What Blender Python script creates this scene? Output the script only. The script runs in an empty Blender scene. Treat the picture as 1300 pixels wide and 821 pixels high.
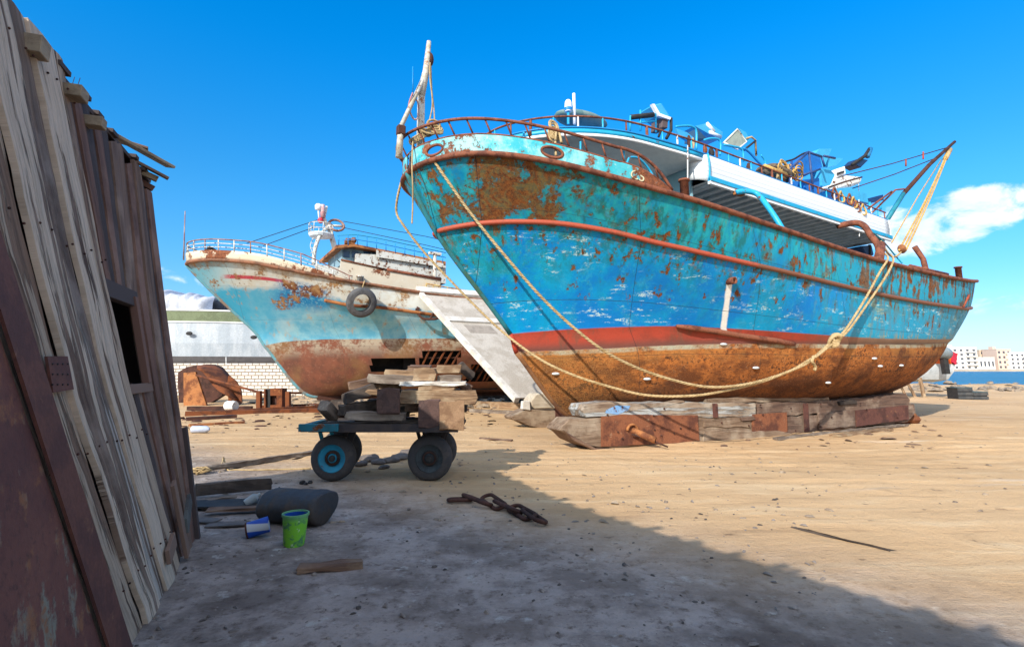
import bpy, math, random
from mathutils import Vector as V, Matrix, noise as mnoise, Quaternion
R=random.Random(7)
PI=math.pi
scn=bpy.context.scene
COL=scn.collection
# ------------------------------------------------------------------ camera
F=680.;CX=650.;CY=365.5;HC=1.6
PITCH=math.atan((468-CY)/F)
FW=V((0,math.cos(PITCH),math.sin(PITCH)));UP=V((0,-math.sin(PITCH),math.cos(PITCH)));CC=V((0,0,HC))
cd=bpy.data.cameras.new('camera');cam=bpy.data.objects.new('camera',cd);COL.objects.link(cam);scn.camera=cam
cd.sensor_width=36;cd.lens=36*F/1300;cd.shift_y=-(410.5-CY)/1300;cd.clip_start=.05;cd.clip_end=6000
cam.location=CC;cam.rotation_euler=(PI/2+PITCH,0,0)
def ray(px,py): return FW+V(((px-CX)/F,0,0))-UP*((py-CY)/F)
def proj(P):
    v=V(P)-CC;d=v.dot(FW);return CX+F*v.x/d,CY-F*v.dot(UP)/d
def G(px,py,z=0):
    r=ray(px,py);return CC+r*((z-HC)/r.z)
def atY(px,py,Y):
    r=ray(px,py);return CC+r*(Y/r.y)
# ------------------------------------------------------------------ objects
def tag(o,label=None,cat=None,group=None,kind=None):
    if label:o['label']=label
    if cat:o['category']=cat
    if group:o['group']=group
    if kind:o['kind']=kind
    return o
def empty(name,loc,label,cat,rz=0,group=None):
    o=bpy.data.objects.new(name,None);COL.objects.link(o);o.location=loc;o.rotation_euler=(0,0,rz);o.empty_display_size=.2
    return tag(o,label,cat,group)
def frame(d,up=V((0,0,1))):
    d=d.normalized()
    s=d.cross(up)
    if s.length<1e-4: s=d.cross(V((1,0,0)))
    s.normalize();u=s.cross(d).normalized();return s,u,d
class MB:
    def __init__(s): s.v=[];s.f=[];s.uv=None
    def box(s,c,size,rot=None,jit=0):
        c=V(c);b=len(s.v);M=rot if rot is not None else Matrix.Identity(3)
        for x in(-.5,.5):
            for y in(-.5,.5):
                for z in(-.5,.5):
                    p=V((x*size[0],y*size[1],z*size[2]))
                    if jit:p+=V((R.uniform(-jit,jit),R.uniform(-jit,jit),R.uniform(-jit,jit)))
                    s.v.append(c+M@p)
        for q in((0,1,3,2),(4,6,7,5),(0,4,5,1),(2,3,7,6),(0,2,6,4),(1,5,7,3)): s.f.append(tuple(b+i for i in q))
        return s
    def bar(s,p,q,w,h,up=V((0,0,1))):
        p=V(p);q=V(q);a,u,d=frame(q-p,up);b=len(s.v)
        for P in(p,q):
            for x,y in((-1,-1),(1,-1),(1,1),(-1,1)): s.v.append(P+a*(x*w/2)+u*(y*h/2))
        s.f+=[(b,b+1,b+2,b+3),(b+4,b+7,b+6,b+5)]
        for i in range(4): s.f.append((b+i,b+4+i,b+4+(i+1)%4,b+(i+1)%4))
        return s
    def tube(s,pts,r,n=8,closed=False,caps=True,jit=0):
        pts=[V(p) for p in pts];m=len(pts);b=len(s.v)
        rr=r if isinstance(r,(list,tuple)) else [r]*m
        prev=None
        for i,p in enumerate(pts):
            if closed:d=pts[(i+1)%m]-pts[i-1]
            else:d=pts[min(i+1,m-1)]-pts[max(i-1,0)]
            if d.length<1e-9:d=V((0,0,1))
            d.normalize()
            if prev is None: a,u,_=frame(d)
            else:
                a=prev-d*prev.dot(d)
                if a.length<1e-5:a,u,_=frame(d)
                a.normalize();u=a.cross(d)
            prev=a
            for k in range(n):
                t=2*PI*k/n;q=rr[i]*(1+(R.uniform(-jit,jit) if jit else 0))
                s.v.append(p+a*math.cos(t)*q+u*math.sin(t)*q)
        for i in range(m if closed else m-1):
            j=(i+1)%m
            for k in range(n): s.f.append((b+i*n+k,b+i*n+(k+1)%n,b+j*n+(k+1)%n,b+j*n+k))
        if caps and not closed:
            s.f.append(tuple(b+k for k in range(n))[::-1]);s.f.append(tuple(b+(m-1)*n+k for k in range(n)))
        return s
    def lathe(s,prof,c,axis,n=28,closed=False):
        c=V(c);a,u,d=frame(V(axis),V((0,0,1)) if abs(V(axis).normalized().z)<.9 else V((0,1,0)));b=len(s.v);m=len(prof)
        for r,z in prof:
            for k in range(n):
                t=2*PI*k/n;s.v.append(c+d*z+a*(r*math.cos(t))+u*(r*math.sin(t)))
        for i in range(m if closed else m-1):
            j=(i+1)%m
            for k in range(n): s.f.append((b+i*n+k,b+i*n+(k+1)%n,b+j*n+(k+1)%n,b+j*n+k))
        if not closed:
            if prof[0][0]>1e-4:s.f.append(tuple(b+k for k in range(n)))
            if prof[-1][0]>1e-4:s.f.append(tuple(b+(m-1)*n+k for k in range(n)))
        return s
    def prism(s,pts,ext):
        pts=[V(p) for p in pts];ext=V(ext);b=len(s.v);n=len(pts)
        s.v+=pts+[p+ext for p in pts]
        s.f.append(tuple(range(b,b+n))[::-1]);s.f.append(tuple(range(b+n,b+2*n)))
        for i in range(n): s.f.append((b+i,b+(i+1)%n,b+n+(i+1)%n,b+n+i))
        return s
    def grid(s,rows,closed=False):
        b=len(s.v);n=len(rows[0])
        for r in rows:s.v+=[V(p) for p in r]
        for i in range(len(rows)-1):
            for k in range(n if closed else n-1):
                l=(k+1)%n
                s.f.append((b+i*n+k,b+i*n+l,b+(i+1)*n+l,b+(i+1)*n+k))
        return s
    def ball(s,c,r,sz=(1,1,1),seg=10,jit=0):
        c=V(c);rows=[]
        for i in range(1,seg):
            ph=PI*i/seg
            rows.append([c+V((sz[0]*r*math.sin(ph)*math.cos(2*PI*k/(seg*2)),sz[1]*r*math.sin(ph)*math.sin(2*PI*k/(seg*2)),sz[2]*r*math.cos(ph)))*1+V([R.uniform(-jit,jit) for _ in range(3)]) for k in range(seg*2)])
        b=len(s.v);s.grid(rows,True);n=seg*2
        s.v+=[c+V((0,0,r*sz[2])),c-V((0,0,r*sz[2]))];t=len(s.v)-2
        for k in range(n): s.f.append((t,b+(k+1)%n,b+k));s.f.append((t+1,b+(seg-2)*n+k,b+(seg-2)*n+(k+1)%n))
        return s
    def build(s,name,mat,parent=None,smooth=False,uv=None,loc=None,bevel=0,autos=None):
        me=bpy.data.meshes.new(name);vs=s.v
        if loc is not None: vs=[p-V(loc) for p in vs]
        me.from_pydata(vs,[],s.f);me.validate();me.update()
        if uv:
            L=me.uv_layers.new(name='UVMap')
            for lp in me.loops:L.data[lp.index].uv=uv[lp.vertex_index]
        if mat:me.materials.append(mat)
        if smooth:
            me.polygons.foreach_set('use_smooth',[True]*len(me.polygons))
        o=bpy.data.objects.new(name,me);COL.objects.link(o)
        if loc is not None:o.location=loc
        if parent:o.parent=parent
        import bmesh
        bm=bmesh.new();bm.from_mesh(me);bmesh.ops.recalc_face_normals(bm,faces=bm.faces)
        if bevel:bmesh.ops.bevel(bm,geom=list(bm.edges),offset=bevel,segments=1,affect='EDGES')
        if autos:
            ca=math.radians(autos)
            for f in bm.faces:f.smooth=True
            for e in bm.edges:
                if len(e.link_faces)==2 and e.calc_face_angle(0)>ca:e.smooth=False
        bm.to_mesh(me);bm.free()
        return o
def arc(c,r,a0,a1,n,ax=V((1,0,0)),ay=V((0,0,1))):
    return [V(c)+ax*(r*math.cos(a0+(a1-a0)*i/n))+ay*(r*math.sin(a0+(a1-a0)*i/n)) for i in range(n+1)]
def smoothpath(pts,k=6):
    P=[V(p) for p in pts];out=[]
    for i in range(len(P)-1):
        p0=P[max(i-1,0)];p1=P[i];p2=P[i+1];p3=P[min(i+2,len(P)-1)]
        for j in range(k):
            t=j/k
            out.append(.5*((2*p1)+(p2-p0)*t+(2*p0-5*p1+4*p2-p3)*t*t+(3*p1-p0-3*p2+p3)*t**3))
    out.append(P[-1]);return out
# ------------------------------------------------------------------ shader helpers
class NT:
    def __init__(s,name):
        s.m=bpy.data.materials.new(name);s.m.use_nodes=True;s.t=s.m.node_tree;s.b=s.t.nodes['Principled BSDF'];s.l=s.t.links
        tc=s.t.nodes.new('ShaderNodeTexCoord');s.obj=tc.outputs['Object'];s.uv=tc.outputs['UV'];s.gen=tc.outputs['Generated']
        g=s.t.nodes.new('ShaderNodeNewGeometry');s.pos=g.outputs['Position'];s.nor=g.outputs['Normal']
    def put(s,inp,v):
        if isinstance(v,bpy.types.NodeSocket): s.l.new(v,inp)
        elif isinstance(v,(tuple,list)) and len(v)==3 and inp.type=='RGBA': inp.default_value=(*v,1)
        else: inp.default_value=v
    def map(s,vec,sc=(1,1,1),loc=(0,0,0),rot=(0,0,0)):
        n=s.t.nodes.new('ShaderNodeMapping');s.put(n.inputs['Vector'],vec);n.inputs['Scale'].default_value=sc;n.inputs['Location'].default_value=loc;n.inputs['Rotation'].default_value=rot;return n.outputs[0]
    def noise(s,vec,sc=5,det=4,ro=.6,di=0,col=False):
        n=s.t.nodes.new('ShaderNodeTexNoise');s.put(n.inputs['Vector'],vec);n.inputs['Scale'].default_value=sc;n.inputs['Detail'].default_value=det;n.inputs['Roughness'].default_value=ro;n.inputs['Distortion'].default_value=di
        return n.outputs['Color' if col else 'Fac']
    def vor(s,vec,sc=5,feat='F1',out='Distance',rnd=1):
        n=s.t.nodes.new('ShaderNodeTexVoronoi');n.feature=feat;s.put(n.inputs['Vector'],vec);n.inputs['Scale'].default_value=sc;n.inputs['Randomness'].default_value=rnd;return n.outputs[out]
    def ss(s,v,a,b,lo=0,hi=1,lin=False):
        n=s.t.nodes.new('ShaderNodeMapRange');n.interpolation_type='LINEAR' if lin else 'SMOOTHSTEP'
        s.put(n.inputs['Value'],v);n.inputs['From Min'].default_value=a;n.inputs['From Max'].default_value=b;n.inputs['To Min'].default_value=lo;n.inputs['To Max'].default_value=hi
        if a>b: n.inputs['From Min'].default_value=b;n.inputs['From Max'].default_value=a;n.inputs['To Min'].default_value=hi;n.inputs['To Max'].default_value=lo
        return n.outputs[0]
    def ma(s,op,a,b=0,c=0):
        n=s.t.nodes.new('ShaderNodeMath');n.operation=op;s.put(n.inputs[0],a);s.put(n.inputs[1],b)
        if op in('MULTIPLY_ADD','WRAP','PINGPONG') :s.put(n.inputs[2],c)
        return n.outputs[0]
    def mul(s,*a):
        r=a[0]
        for x in a[1:]: r=s.ma('MULTIPLY',r,x)
        return r
    def mx(s,f,a,b):
        n=s.t.nodes.new('ShaderNodeMix');n.data_type='RGBA';s.put(n.inputs[0],f);s.put(n.inputs[6],a);s.put(n.inputs[7],b);return n.outputs[2]
    def xyz(s,v):
        n=s.t.nodes.new('ShaderNodeSeparateXYZ');s.put(n.inputs[0],v);return n.outputs
    def comb(s,x,y,z=0):
        n=s.t.nodes.new('ShaderNodeCombineXYZ');s.put(n.inputs[0],x);s.put(n.inputs[1],y);s.put(n.inputs[2],z);return n.outputs[0]
    def out(s,col,ro=.8,me=0,bump=None,bs=.5,bd=.02,spec=.3):
        s.put(s.b.inputs['Base Color'],col);s.put(s.b.inputs['Roughness'],ro);s.put(s.b.inputs['Metallic'],me);s.b.inputs['Specular IOR Level'].default_value=spec
        if bump is not None:
            n=s.t.nodes.new('ShaderNodeBump');n.inputs['Strength'].default_value=bs;n.inputs['Distance'].default_value=bd;s.put(n.inputs['Height'],bump);s.l.new(n.outputs[0],s.b.inputs['Normal'])
        return s.m
def c3(*a): return tuple(((x/255)/12.92 if x/255<=.04045 else ((x/255+.055)/1.055)**2.4) for x in a)
def weathered(name,base,second,third=None,sc=3,stretch=(1,1,1),t=(.45,.6),t3=(.6,.7),ro=.75,bs=.4,bd=.01,fine=40,spec=.3):
    n=NT(name);v=n.map(n.obj,stretch)
    a=n.noise(v,sc,8,.65);b=n.noise(n.map(v,(1,1,1),(7,3,1)),sc*2.3,8,.7);f=n.noise(n.obj,fine,4,.7)
    col=n.mx(n.ss(a,*t),base,second)
    if third:col=n.mx(n.ss(b,*t3),col,third)
    col=n.mx(n.ss(f,.3,.7,.0,.35),col,tuple(x*.45 for x in second))
    return n.out(col,ro,0,n.ma('ADD',n.mul(f,.4),a),bs,bd,spec)
def wood(name,a,b,c,axis='x',sc=1.0,ro=.85,peel=None,peel_t=(.5,.54),bs=.7,bd=.012):
    n=NT(name);st={'x':(.6,9,9),'y':(9,.6,9),'z':(9,9,.6),'uv':(9,.6,1)}[axis]
    if axis=='uv':n.obj=n.uv
    v=n.map(n.obj,tuple(q*sc for q in st))
    g=n.noise(v,1.6,8,.7,.4);g2=n.noise(v,5,6,.75,.2);k=n.noise(n.map(n.obj,(1,1,1),(3,1,9)),1.6*sc,6,.6)
    col=n.mx(n.ss(g,.35,.65),a,b);col=n.mx(n.ss(k,.45,.7),col,c)
    crack=n.ss(g2,.36,.28);col=n.mx(crack,col,tuple(x*.18 for x in b))
    h=n.ma('SUBTRACT',n.ma('ADD',g,n.mul(g2,.6)),n.mul(crack,.6))
    if peel:
        pv=n.map(n.obj,tuple(q*sc*.45 for q in st),(5,2,8))
        p=n.noise(pv,1.7,9,.62,.5);pm=n.ss(p,*peel_t)
        pc=n.mx(n.ss(g2,.4,.65),peel,tuple(x*.7 for x in peel));col=n.mx(pm,col,pc);h=n.ma('ADD',h,n.mul(pm,.8))
    return n.out(col,ro,0,h,bs,bd)
def paint(name,col,dirt=None,rust=.0,ro=.45,sc=4,fine=30,rc=(.19,.06,.018)):
    n=NT(name);a=n.noise(n.obj,sc,8,.65);f=n.noise(n.obj,fine,5,.7);d=dirt or tuple(x*.55 for x in col)
    c=n.mx(n.ss(a,.4,.75,0,.7),col,d)
    if rust:
        r=n.ma('ADD',n.noise(n.map(n.obj,(1,1,1),(4,4,4)),sc*1.7,9,.7),n.mul(f,.15));m=n.ss(r,.72-rust*.35,.77-rust*.35)
        rr=n.mx(n.ss(f,.35,.65),rc,tuple(x*.4 for x in rc));c=n.mx(m,c,rr)
        return n.out(c,n.ss(m,0,1,ro,.9),0,n.ma('SUBTRACT',n.mul(f,.2),n.mul(m,.5)),.4,.006)
    return n.out(c,ro,0,f,.15,.004)
RUST=(.20,.062,.022);RUSTD=(.07,.022,.012)
M={}
M['rustpipe']=weathered('rust_pipe',(.25,.085,.045),(.12,.04,.025),(.33,.17,.1),sc=5,ro=.8)
M['rust']=weathered('rust',RUST,(.09,.03,.015),(.36,.15,.05),sc=2.5,ro=.9)
M['rustdark']=weathered('rust_dark',(.085,.035,.025),(.04,.018,.014),(.17,.075,.04),sc=3,ro=.85)
M['orustpaint']=weathered('orange_rust',(.42,.17,.06),(.16,.055,.025),(.5,.36,.2),sc=2,ro=.85)
M['redrail']=weathered('red_rail',(.55,.07,.03),(.24,.07,.035),(.38,.14,.08),sc=1.1,t=(.42,.55),ro=.6)
M['white']=paint('white_paint',(.78,.78,.76),(.55,.53,.48),.25,.5)
M['whiteclean']=paint('white_clean',(.85,.87,.88),(.7,.72,.74),0,.45)
M['soffit']=paint('soffit_paint',(.66,.72,.75),(.50,.56,.60),0,.6)
M['cyan']=paint('cyan_paint',(.02,.36,.62),(.02,.26,.42),.12,.4)
M['cyand']=paint('deep_cyan_paint',(.01,.22,.55),(.02,.14,.34),.08,.4)
M['teal']=paint('teal_paint',(.01,.23,.30),(.02,.13,.17),.2,.5)
M['rope']=weathered('rope',(.52,.38,.20),(.36,.25,.12),(.6,.5,.32),sc=8,fine=120,bs=.9,ro=.95,bd=.01)
M['ropeyellow']=weathered('rope_yellow',(.62,.40,.13),(.40,.24,.08),(.6,.5,.3),sc=8,fine=120,bs=.9,ro=.95,bd=.01)
M['rubber']=weathered('rubber',(.045,.045,.05),(.07,.062,.06),(.09,.075,.06),sc=6,ro=.85,t3=(.62,.75))
M['black']=weathered('black_grime_and_shade',(.02,.02,.022),(.035,.033,.033),sc=5,ro=.7)  # near-black, also on panels that stand for dark openings
M['woodgrey']=wood('wood_grey',(.21,.165,.13),(.10,.075,.06),(.30,.25,.20),sc=1.8,bs=1)
M['woodtan']=wood('wood_tan',(.31,.20,.115),(.14,.08,.045),(.38,.29,.19),sc=1.8,bs=1)
M['woodbrown']=wood('wood_brown',(.17,.10,.065),(.10,.06,.045),(.26,.18,.12),sc=1.8,bs=1)
M['wooddark']=wood('wood_dark',(.05,.038,.032),(.03,.024,.022),(.12,.09,.07))
M['woodpaint']=wood('wood_painted',(.42,.34,.26),(.26,.19,.14),(.48,.42,.35),peel=(.66,.68,.68),peel_t=(.47,.52))
# ------------------------------------------------------------------ world and sun
sun_el=math.radians(31);SD=V((.5,.866,0)).normalized()*math.cos(sun_el)-V((0,0,math.sin(sun_el)))
ld=bpy.data.lights.new('sun','SUN');ld.energy=4.6;ld.angle=math.radians(.53);ld.color=(1,.93,.82)
lo=bpy.data.objects.new('sun',ld);COL.objects.link(lo);lo.rotation_mode='QUATERNION';lo.rotation_quaternion=SD.to_track_quat('-Z','Y')
W=bpy.data.worlds.new('World');scn.world=W;W.use_nodes=True;wt=W.node_tree;bg=wt.nodes['Background']
sky=wt.nodes.new('ShaderNodeTexSky');sky.sky_type='NISHITA';sky.sun_disc=False;sky.sun_elevation=sun_el;sky.sun_rotation=math.radians(210);sky.air_density=1.0;sky.dust_density=.6;sky.ozone_density=3.0
hs=wt.nodes.new('ShaderNodeHueSaturation');hs.inputs['Saturation'].default_value=1.33;hs.inputs['Value'].default_value=1.22;hs.inputs['Hue'].default_value=.492
wt.links.new(sky.outputs[0],hs.inputs['Color'])
class WN(NT):
    def __init__(s): s.t=wt;s.l=wt.links
w=WN();tc=wt.nodes.new('ShaderNodeTexCoord');dirv=tc.outputs['Generated']
X=w.xyz(dirv)
az=w.ma('ARCTAN2',X[0],X[1]);el=w.ma('ARCSINE',X[2])
cl=w.noise(w.comb(w.mul(az,1),w.mul(el,1.5)),13,10,.62,.3)
def blob(a0,e0,sa,se):
    d=w.ma('ADD',w.ma('POWER',w.mul(w.ma('SUBTRACT',az,a0),1/sa),2),w.ma('POWER',w.mul(w.ma('SUBTRACT',el,e0),1/se),2));return w.ss(d,1.0,0.0)
def azel(px,py):
    r=ray(px,py).normalized();return math.atan2(r.x,r.y),math.asin(r.z)
a1=azel(1250,262);b1=blob(a1[0],a1[1],.135,.038)
a2=azel(1160,290);b2=blob(a2[0],a2[1],.13,.05)
a3=azel(1260,385);b3=blob(a3[0],a3[1],.12,.02)
a4=azel(225,352);b4=blob(a4[0],a4[1],.16,.022)
bb=w.ma('MAXIMUM',w.ma('MAXIMUM',b1,w.mul(b2,.8)),w.ma('MAXIMUM',w.mul(b3,.25),w.mul(b4,.5)))
dens=w.ma('ADD',w.mul(bb,.62),w.mul(w.ma('SUBTRACT',cl,.5),1.9))
cm=w.mul(w.ss(dens,.22,.62),w.ss(bb,.0,.25),.93)
csh=w.ss(w.noise(w.comb(w.mul(az,1),w.mul(el,2.0),.3),11,6,.6),.3,.7)
ccol=w.mx(csh,(4.6,5.3,6.3),(6.6,6.7,6.8))
lowsky=w.mx(w.ss(el,.22,.62),w.mx(w.ss(el,.02,.30),(.50,.58,.79),(.46,.77,.89)),(.0,.93,1.22))
n_m=wt.nodes.new('ShaderNodeMix');n_m.data_type='RGBA';n_m.blend_type='MULTIPLY';n_m.inputs[0].default_value=1;wt.links.new(hs.outputs[0],n_m.inputs[6]);wt.links.new(lowsky,n_m.inputs[7])
# unseen clouds added behind and above the camera to brighten the shade
cl2=w.noise(dirv,2.6,8,.6,.3)
behind=w.ma('MAXIMUM',w.ss(X[1],.05,-.25),w.ss(X[2],.72,.85))
cm2=w.mul(w.ss(cl2,.42,.56),behind,w.ss(X[2],.02,.12))
base_=w.mx(w.mul(cm2,.92),n_m.outputs[2],(7.6,7.5,7.4))
fin=w.mx(cm,base_,ccol)
wt.links.new(fin,bg.inputs[0]);bg.inputs[1].default_value=.15
scn.view_settings.view_transform='Standard';scn.view_settings.look='None';scn.view_settings.exposure=.45;scn.view_settings.gamma=1
scn.view_settings.use_curve_mapping=False
scn.render.engine='CYCLES'
# ------------------------------------------------------------------ hulls
TH=math.radians(30);U2=V((math.cos(TH),math.sin(TH),0));N2=V((math.sin(TH),-math.cos(TH),0))
def plane_hit(px,py,O,b):
    """pixel to boat-frame point on the vertical plane at half breadth b (near side positive)"""
    r=ray(px,py);k=(b-((CC-O).dot(N2)))/r.dot(N2);P=CC+r*k;d=P-O
    return V((d.dot(U2),-b,P.z))
def tab(t,T):
    if t<=T[0][0]:return T[0][1]
    if t>=T[-1][0]:return T[-1][1]
    for i in range(len(T)-1):
        if T[i][0]<=t<=T[i+1][0]:
            x=(t-T[i][0])/(T[i+1][0]-T[i][0]);p1=T[i][1];p2=T[i+1][1];h=T[i+1][0]-T[i][0]
            m1=(p2-T[i-1][1])/(T[i+1][0]-T[i-1][0]) if i else (p2-p1)/h
            m2=(T[i+2][1]-p1)/(T[i+2][0]-T[i][0]) if i+2<len(T) else (p2-p1)/h
            return (2*x**3-3*x*x+1)*p1+(x**3-2*x*x+x)*h*m1+(-2*x**3+3*x*x)*p2+(x**3-x*x)*h*m2
class Hull:
    def __init__(s,O,keel,levels,N=120): s.O=V((O[0],O[1],0));s.k=keel;s.lv=levels;s.N=N
    def lp(s,L,q,side=-1,off=0):
        t0,t1,B,Le,n,e,Ls,es,bs,zt=L;t=t0+(t1-t0)*q
        x=max(0,min((t-t0)/Le,1));b=.06+B*(1-(1-x)**n)**e
        x=max(0,min((t1-t)/Ls,1));b*=bs+(1-bs)*(1-(1-x)**2)**es
        return V((t,side*(b+off),tab(t,zt)))
    def kp(s,q):
        t0,t1,z0,z1=s.k;t=t0+(t1-t0)*q;x=max(0,(q-.72)/.28);return V((t,0,z0+(z1-z0)*x*x))
    def col(s,q,side,NB=12,NS=10):
        """one station from keel to sheer: list of (point, v)"""
        out=[];K=s.kp(q);P=[s.lp(L,q,side) for L in s.lv]
        for i in range(NB):
            w=i/NB;a=w*PI/2;fb=math.sin(a)**.85;fz=1-math.cos(a)**1.15
            x=K.x+(P[0].x-K.x)*(w*.75+fz*.25);yy=P[0].y*fb
            if abs(yy)<.06: yy=side*.06
            out.append((V((x,yy,K.z+(P[0].z-K.z)*fz)),3*w))
        vs=[3,4,6,8];ks=[3,NS,NS]
        for j in range(3):
            p0=P[max(j-1,0)];p1=P[j];p2=P[j+1];p3=P[min(j+2,3)]
            if j==0:p0=out[-1][0]
            for i in range(ks[j]):
                t=i/ks[j]
                # centripetal-ish: use z spacing for tangents
                h=(p2-p1).length;m1=(p2-p0)*(h/max((p2-p1).length+(p1-p0).length,1e-6));m2=(p3-p1)*(h/max((p3-p2).length+(p2-p1).length,1e-6)) if j<2 else (p2-p1)
                q_=(2*t**3-3*t*t+1)*p1+(t**3-2*t*t+t)*m1+(-2*t**3+3*t*t)*p2+(t**3-t*t)*m2
                out.append((q_,vs[j]+(vs[j+1]-vs[j])*t))
        out.append((P[3],8));return out
    def qs(s): return [(i/s.N)**1.5 for i in range(s.N+1)]
    def build(s,mat,root,holes=()):
        mb=MB();uv=[];cols={}
        for side in(-1,1):
            b=len(mb.v);C=[s.col(q,side) for q in s.qs()];m=len(C[0])
            for c in C:
                for p,v in c: mb.v.append(p);uv.append((p.x,v))
            for i in range(s.N):
                for j in range(m-1):
                    t=.5*(C[i][j][0].x+C[i+1][j][0].x);v=.5*(C[i][j][1]+C[i][j+1][1])
                    if side<0 and any(h[0]<t<h[1] and h[2]<v<h[3] for h in holes):continue
                    mb.f.append((b+i*m+j,b+(i+1)*m+j,b+(i+1)*m+j+1,b+i*m+j+1))
            cols[side]=(b,m,C)
        b0,m,_=cols[-1];b1=cols[1][0]
        for i in (0,s.N):
            for j in range(m-1): mb.f.append((b0+i*m+j,b0+i*m+j+1,b1+i*m+j+1,b1+i*m+j))
        for i in range(s.N): mb.f.append((b0+i*m,b0+(i+1)*m,b1+(i+1)*m,b1+i*m))
        s.C=cols[-1][2]
        o=mb.build('hull',mat,root,uv=uv,autos=50)
        # samples for pixel lookups
        s.S=[]
        rot=Matrix.Rotation(TH,3,'Z')
        for c in s.C:
            for p,v in c: s.S.append((proj(s.O+rot@p),p,v))
        return o
    def at(s,px,py):
        return min(s.S,key=lambda a:(a[0][0]-px)**2+(a[0][1]-py)**2)[1]
    def curve(s,k,off=0,q0=0,q1=1,n=90,dz=0,both=True):
        qs=[(i/n)**1.5*(q1-q0)+q0 if q0==0 else q0+(q1-q0)*i/n for i in range(n+1)]
        near=[s.lp(s.lv[k],q,-1,off)+V((0,0,dz)) for q in qs]
        if not both:return near
        return [s.lp(s.lv[k],q,1,off)+V((0,0,dz)) for q in reversed(qs)]+near
def seams(n,u,v):
    """thin weld seams between the plates"""
    def line(x,w): return n.ss(n.ma('ABSOLUTE',n.ma('SUBTRACT',n.ma('FRACT',x),.5)),w,w*.4)
    a=line(n.ma('ADD',n.mul(u,.36),n.mul(v,.09)),.0022)
    b=line(n.ma('ADD',n.mul(v,.55),n.mul(u,.012)),.004)
    return n.ma('MAXIMUM',a,b)
def band(n,x,a,b,e): return n.mul(n.ss(x,a-e,a+e),n.ss(x,b+e,b-e))
def boxm(n,u,v,u0,u1,v0,v1,eu,ev): return n.mul(band(n,u,u0,u1,eu),band(n,v,v0,v1,ev))
def hull_mat():
    n=NT('blue_hull_paint');X=n.xyz(n.uv);u=X[0];v=X[1];o=n.obj
    big=n.noise(o,.55,6,.6);mid=n.noise(o,2.1,9,.68);fine=n.noise(o,14,8,.75);fin2=n.noise(o,45,5,.75)
    st=n.noise(n.map(o,(2.6,2.6,.42)),1.5,8,.62)      # vertical runs
    st2=n.noise(n.map(o,(5.5,5.5,.5),(3,2,1)),1.2,7,.6)
    sc=n.noise(n.map(o,(1.3,1.3,7),(9,1,3),(0,.12,0)),1.6,8,.72,.3)     # scuffs along the hull
    wob=n.mul(n.ma('SUBTRACT',mid,.5),.10)
    vv=n.ma('ADD',v,wob)
    aft=n.ss(u,3.0,7.5)
    blue=n.mx(n.ss(n.ma('ADD',n.mul(big,.6),n.mul(mid,.4)),.42,.58),(.0,.19,.56),(.0,.30,.58));cy=n.mx(mid,(.005,.24,.44),(.015,.36,.54))
    blue=n.mx(n.ss(n.ma('ADD',n.mul(aft,.9),n.mul(n.ma('SUBTRACT',big,.5),.9)),.25,.75),blue,cy)
    bowteal=n.mul(n.ss(u,-.6,-2.2),n.ss(v,4.2,5.6));blue=n.mx(n.mul(bowteal,n.ss(mid,.35,.6)),blue,(.01,.30,.38))
    teal=n.mx(n.ss(st,.38,.62),(.003,.25,.42),(.015,.36,.38));teal=n.mx(n.ss(big,.5,.7,0,.6),teal,(.003,.16,.45))
    teal=n.mx(aft,teal,n.mx(mid,(.005,.25,.42),(.02,.36,.5)))
    col=n.mx(n.ss(v,5.93,6.0),blue,teal)
    # darker green weathering in vertical runs
    dg=n.mul(n.ss(n.ma('ADD',n.mul(st2,.55),n.mul(mid,.45)),.48,.58),n.ss(v,4.6,6.2,.12,.75));col=n.mx(dg,col,n.mx(aft,(.01,.13,.12),(.05,.24,.20)))
    lt=n.mul(n.ss(n.ma('ADD',n.mul(st,.5),n.mul(fine,.5)),.53,.62),n.ss(v,4.0,4.4),.55);col=n.mx(lt,col,(.03,.38,.58))
    # scuffs of bare primer
    gate=n.ss(n.noise(n.map(o,(1,1,1.4),(4,4,4)),.95,4,.55),.43,.55)
    scm=n.mul(n.ss(sc,.55,.60),n.ss(fine,.45,.53),gate,n.ss(v,3.95,4.15),n.ss(v,6,5.7));col=n.mx(n.mul(scm,.95),col,(.50,.68,.70))
    lim=n.mul(n.ss(n.ma('ADD',n.mul(sc,.6),n.mul(mid,.4)),.56,.62),n.ss(u,2,6));col=n.mx(n.mul(lim,.55),col,(.30,.42,.22))
    # rust
    rustc=n.mx(n.ss(fine,.35,.65),(.23,.075,.02),(.075,.024,.012));rustc=n.mx(n.ss(fin2,.5,.75),rustc,(.34,.17,.045))
    m4=n.noise(n.map(o,(1,1,1),(5,9,2)),2.6,8,.7,1.2)
    bowmask=boxm(n,n.ma('ADD',u,n.mul(wob,6)),n.ma('ADD',v,n.mul(wob,8)),-3.7,-1.35,6.0,8.3,.55,.3)
    r1=n.ma('ADD',n.ma('ADD',n.mul(mid,.65),n.mul(big,.35)),n.mul(bowmask,.135))
    r1=n.ma('ADD',n.ma('SUBTRACT',r1,.045),n.mul(n.ma('SUBTRACT',fine,.5),.22))
    bc=n.mul(bowmask,n.ss(m4,.42,.6));rustc=n.mx(n.mul(bc,.75),rustc,n.mx(n.ss(fine,.4,.6),(.17,.135,.045),(.10,.12,.07)))
    m1=n.mul(n.ss(r1,.565,.60),n.ss(v,5.7,6.05))
    # olive stain under the heavy bow rust
    ol=n.mul(n.ss(r1,.50,.62),n.ss(v,5.6,6.0));col=n.mx(n.mul(ol,.6),col,(.07,.13,.085))
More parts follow.
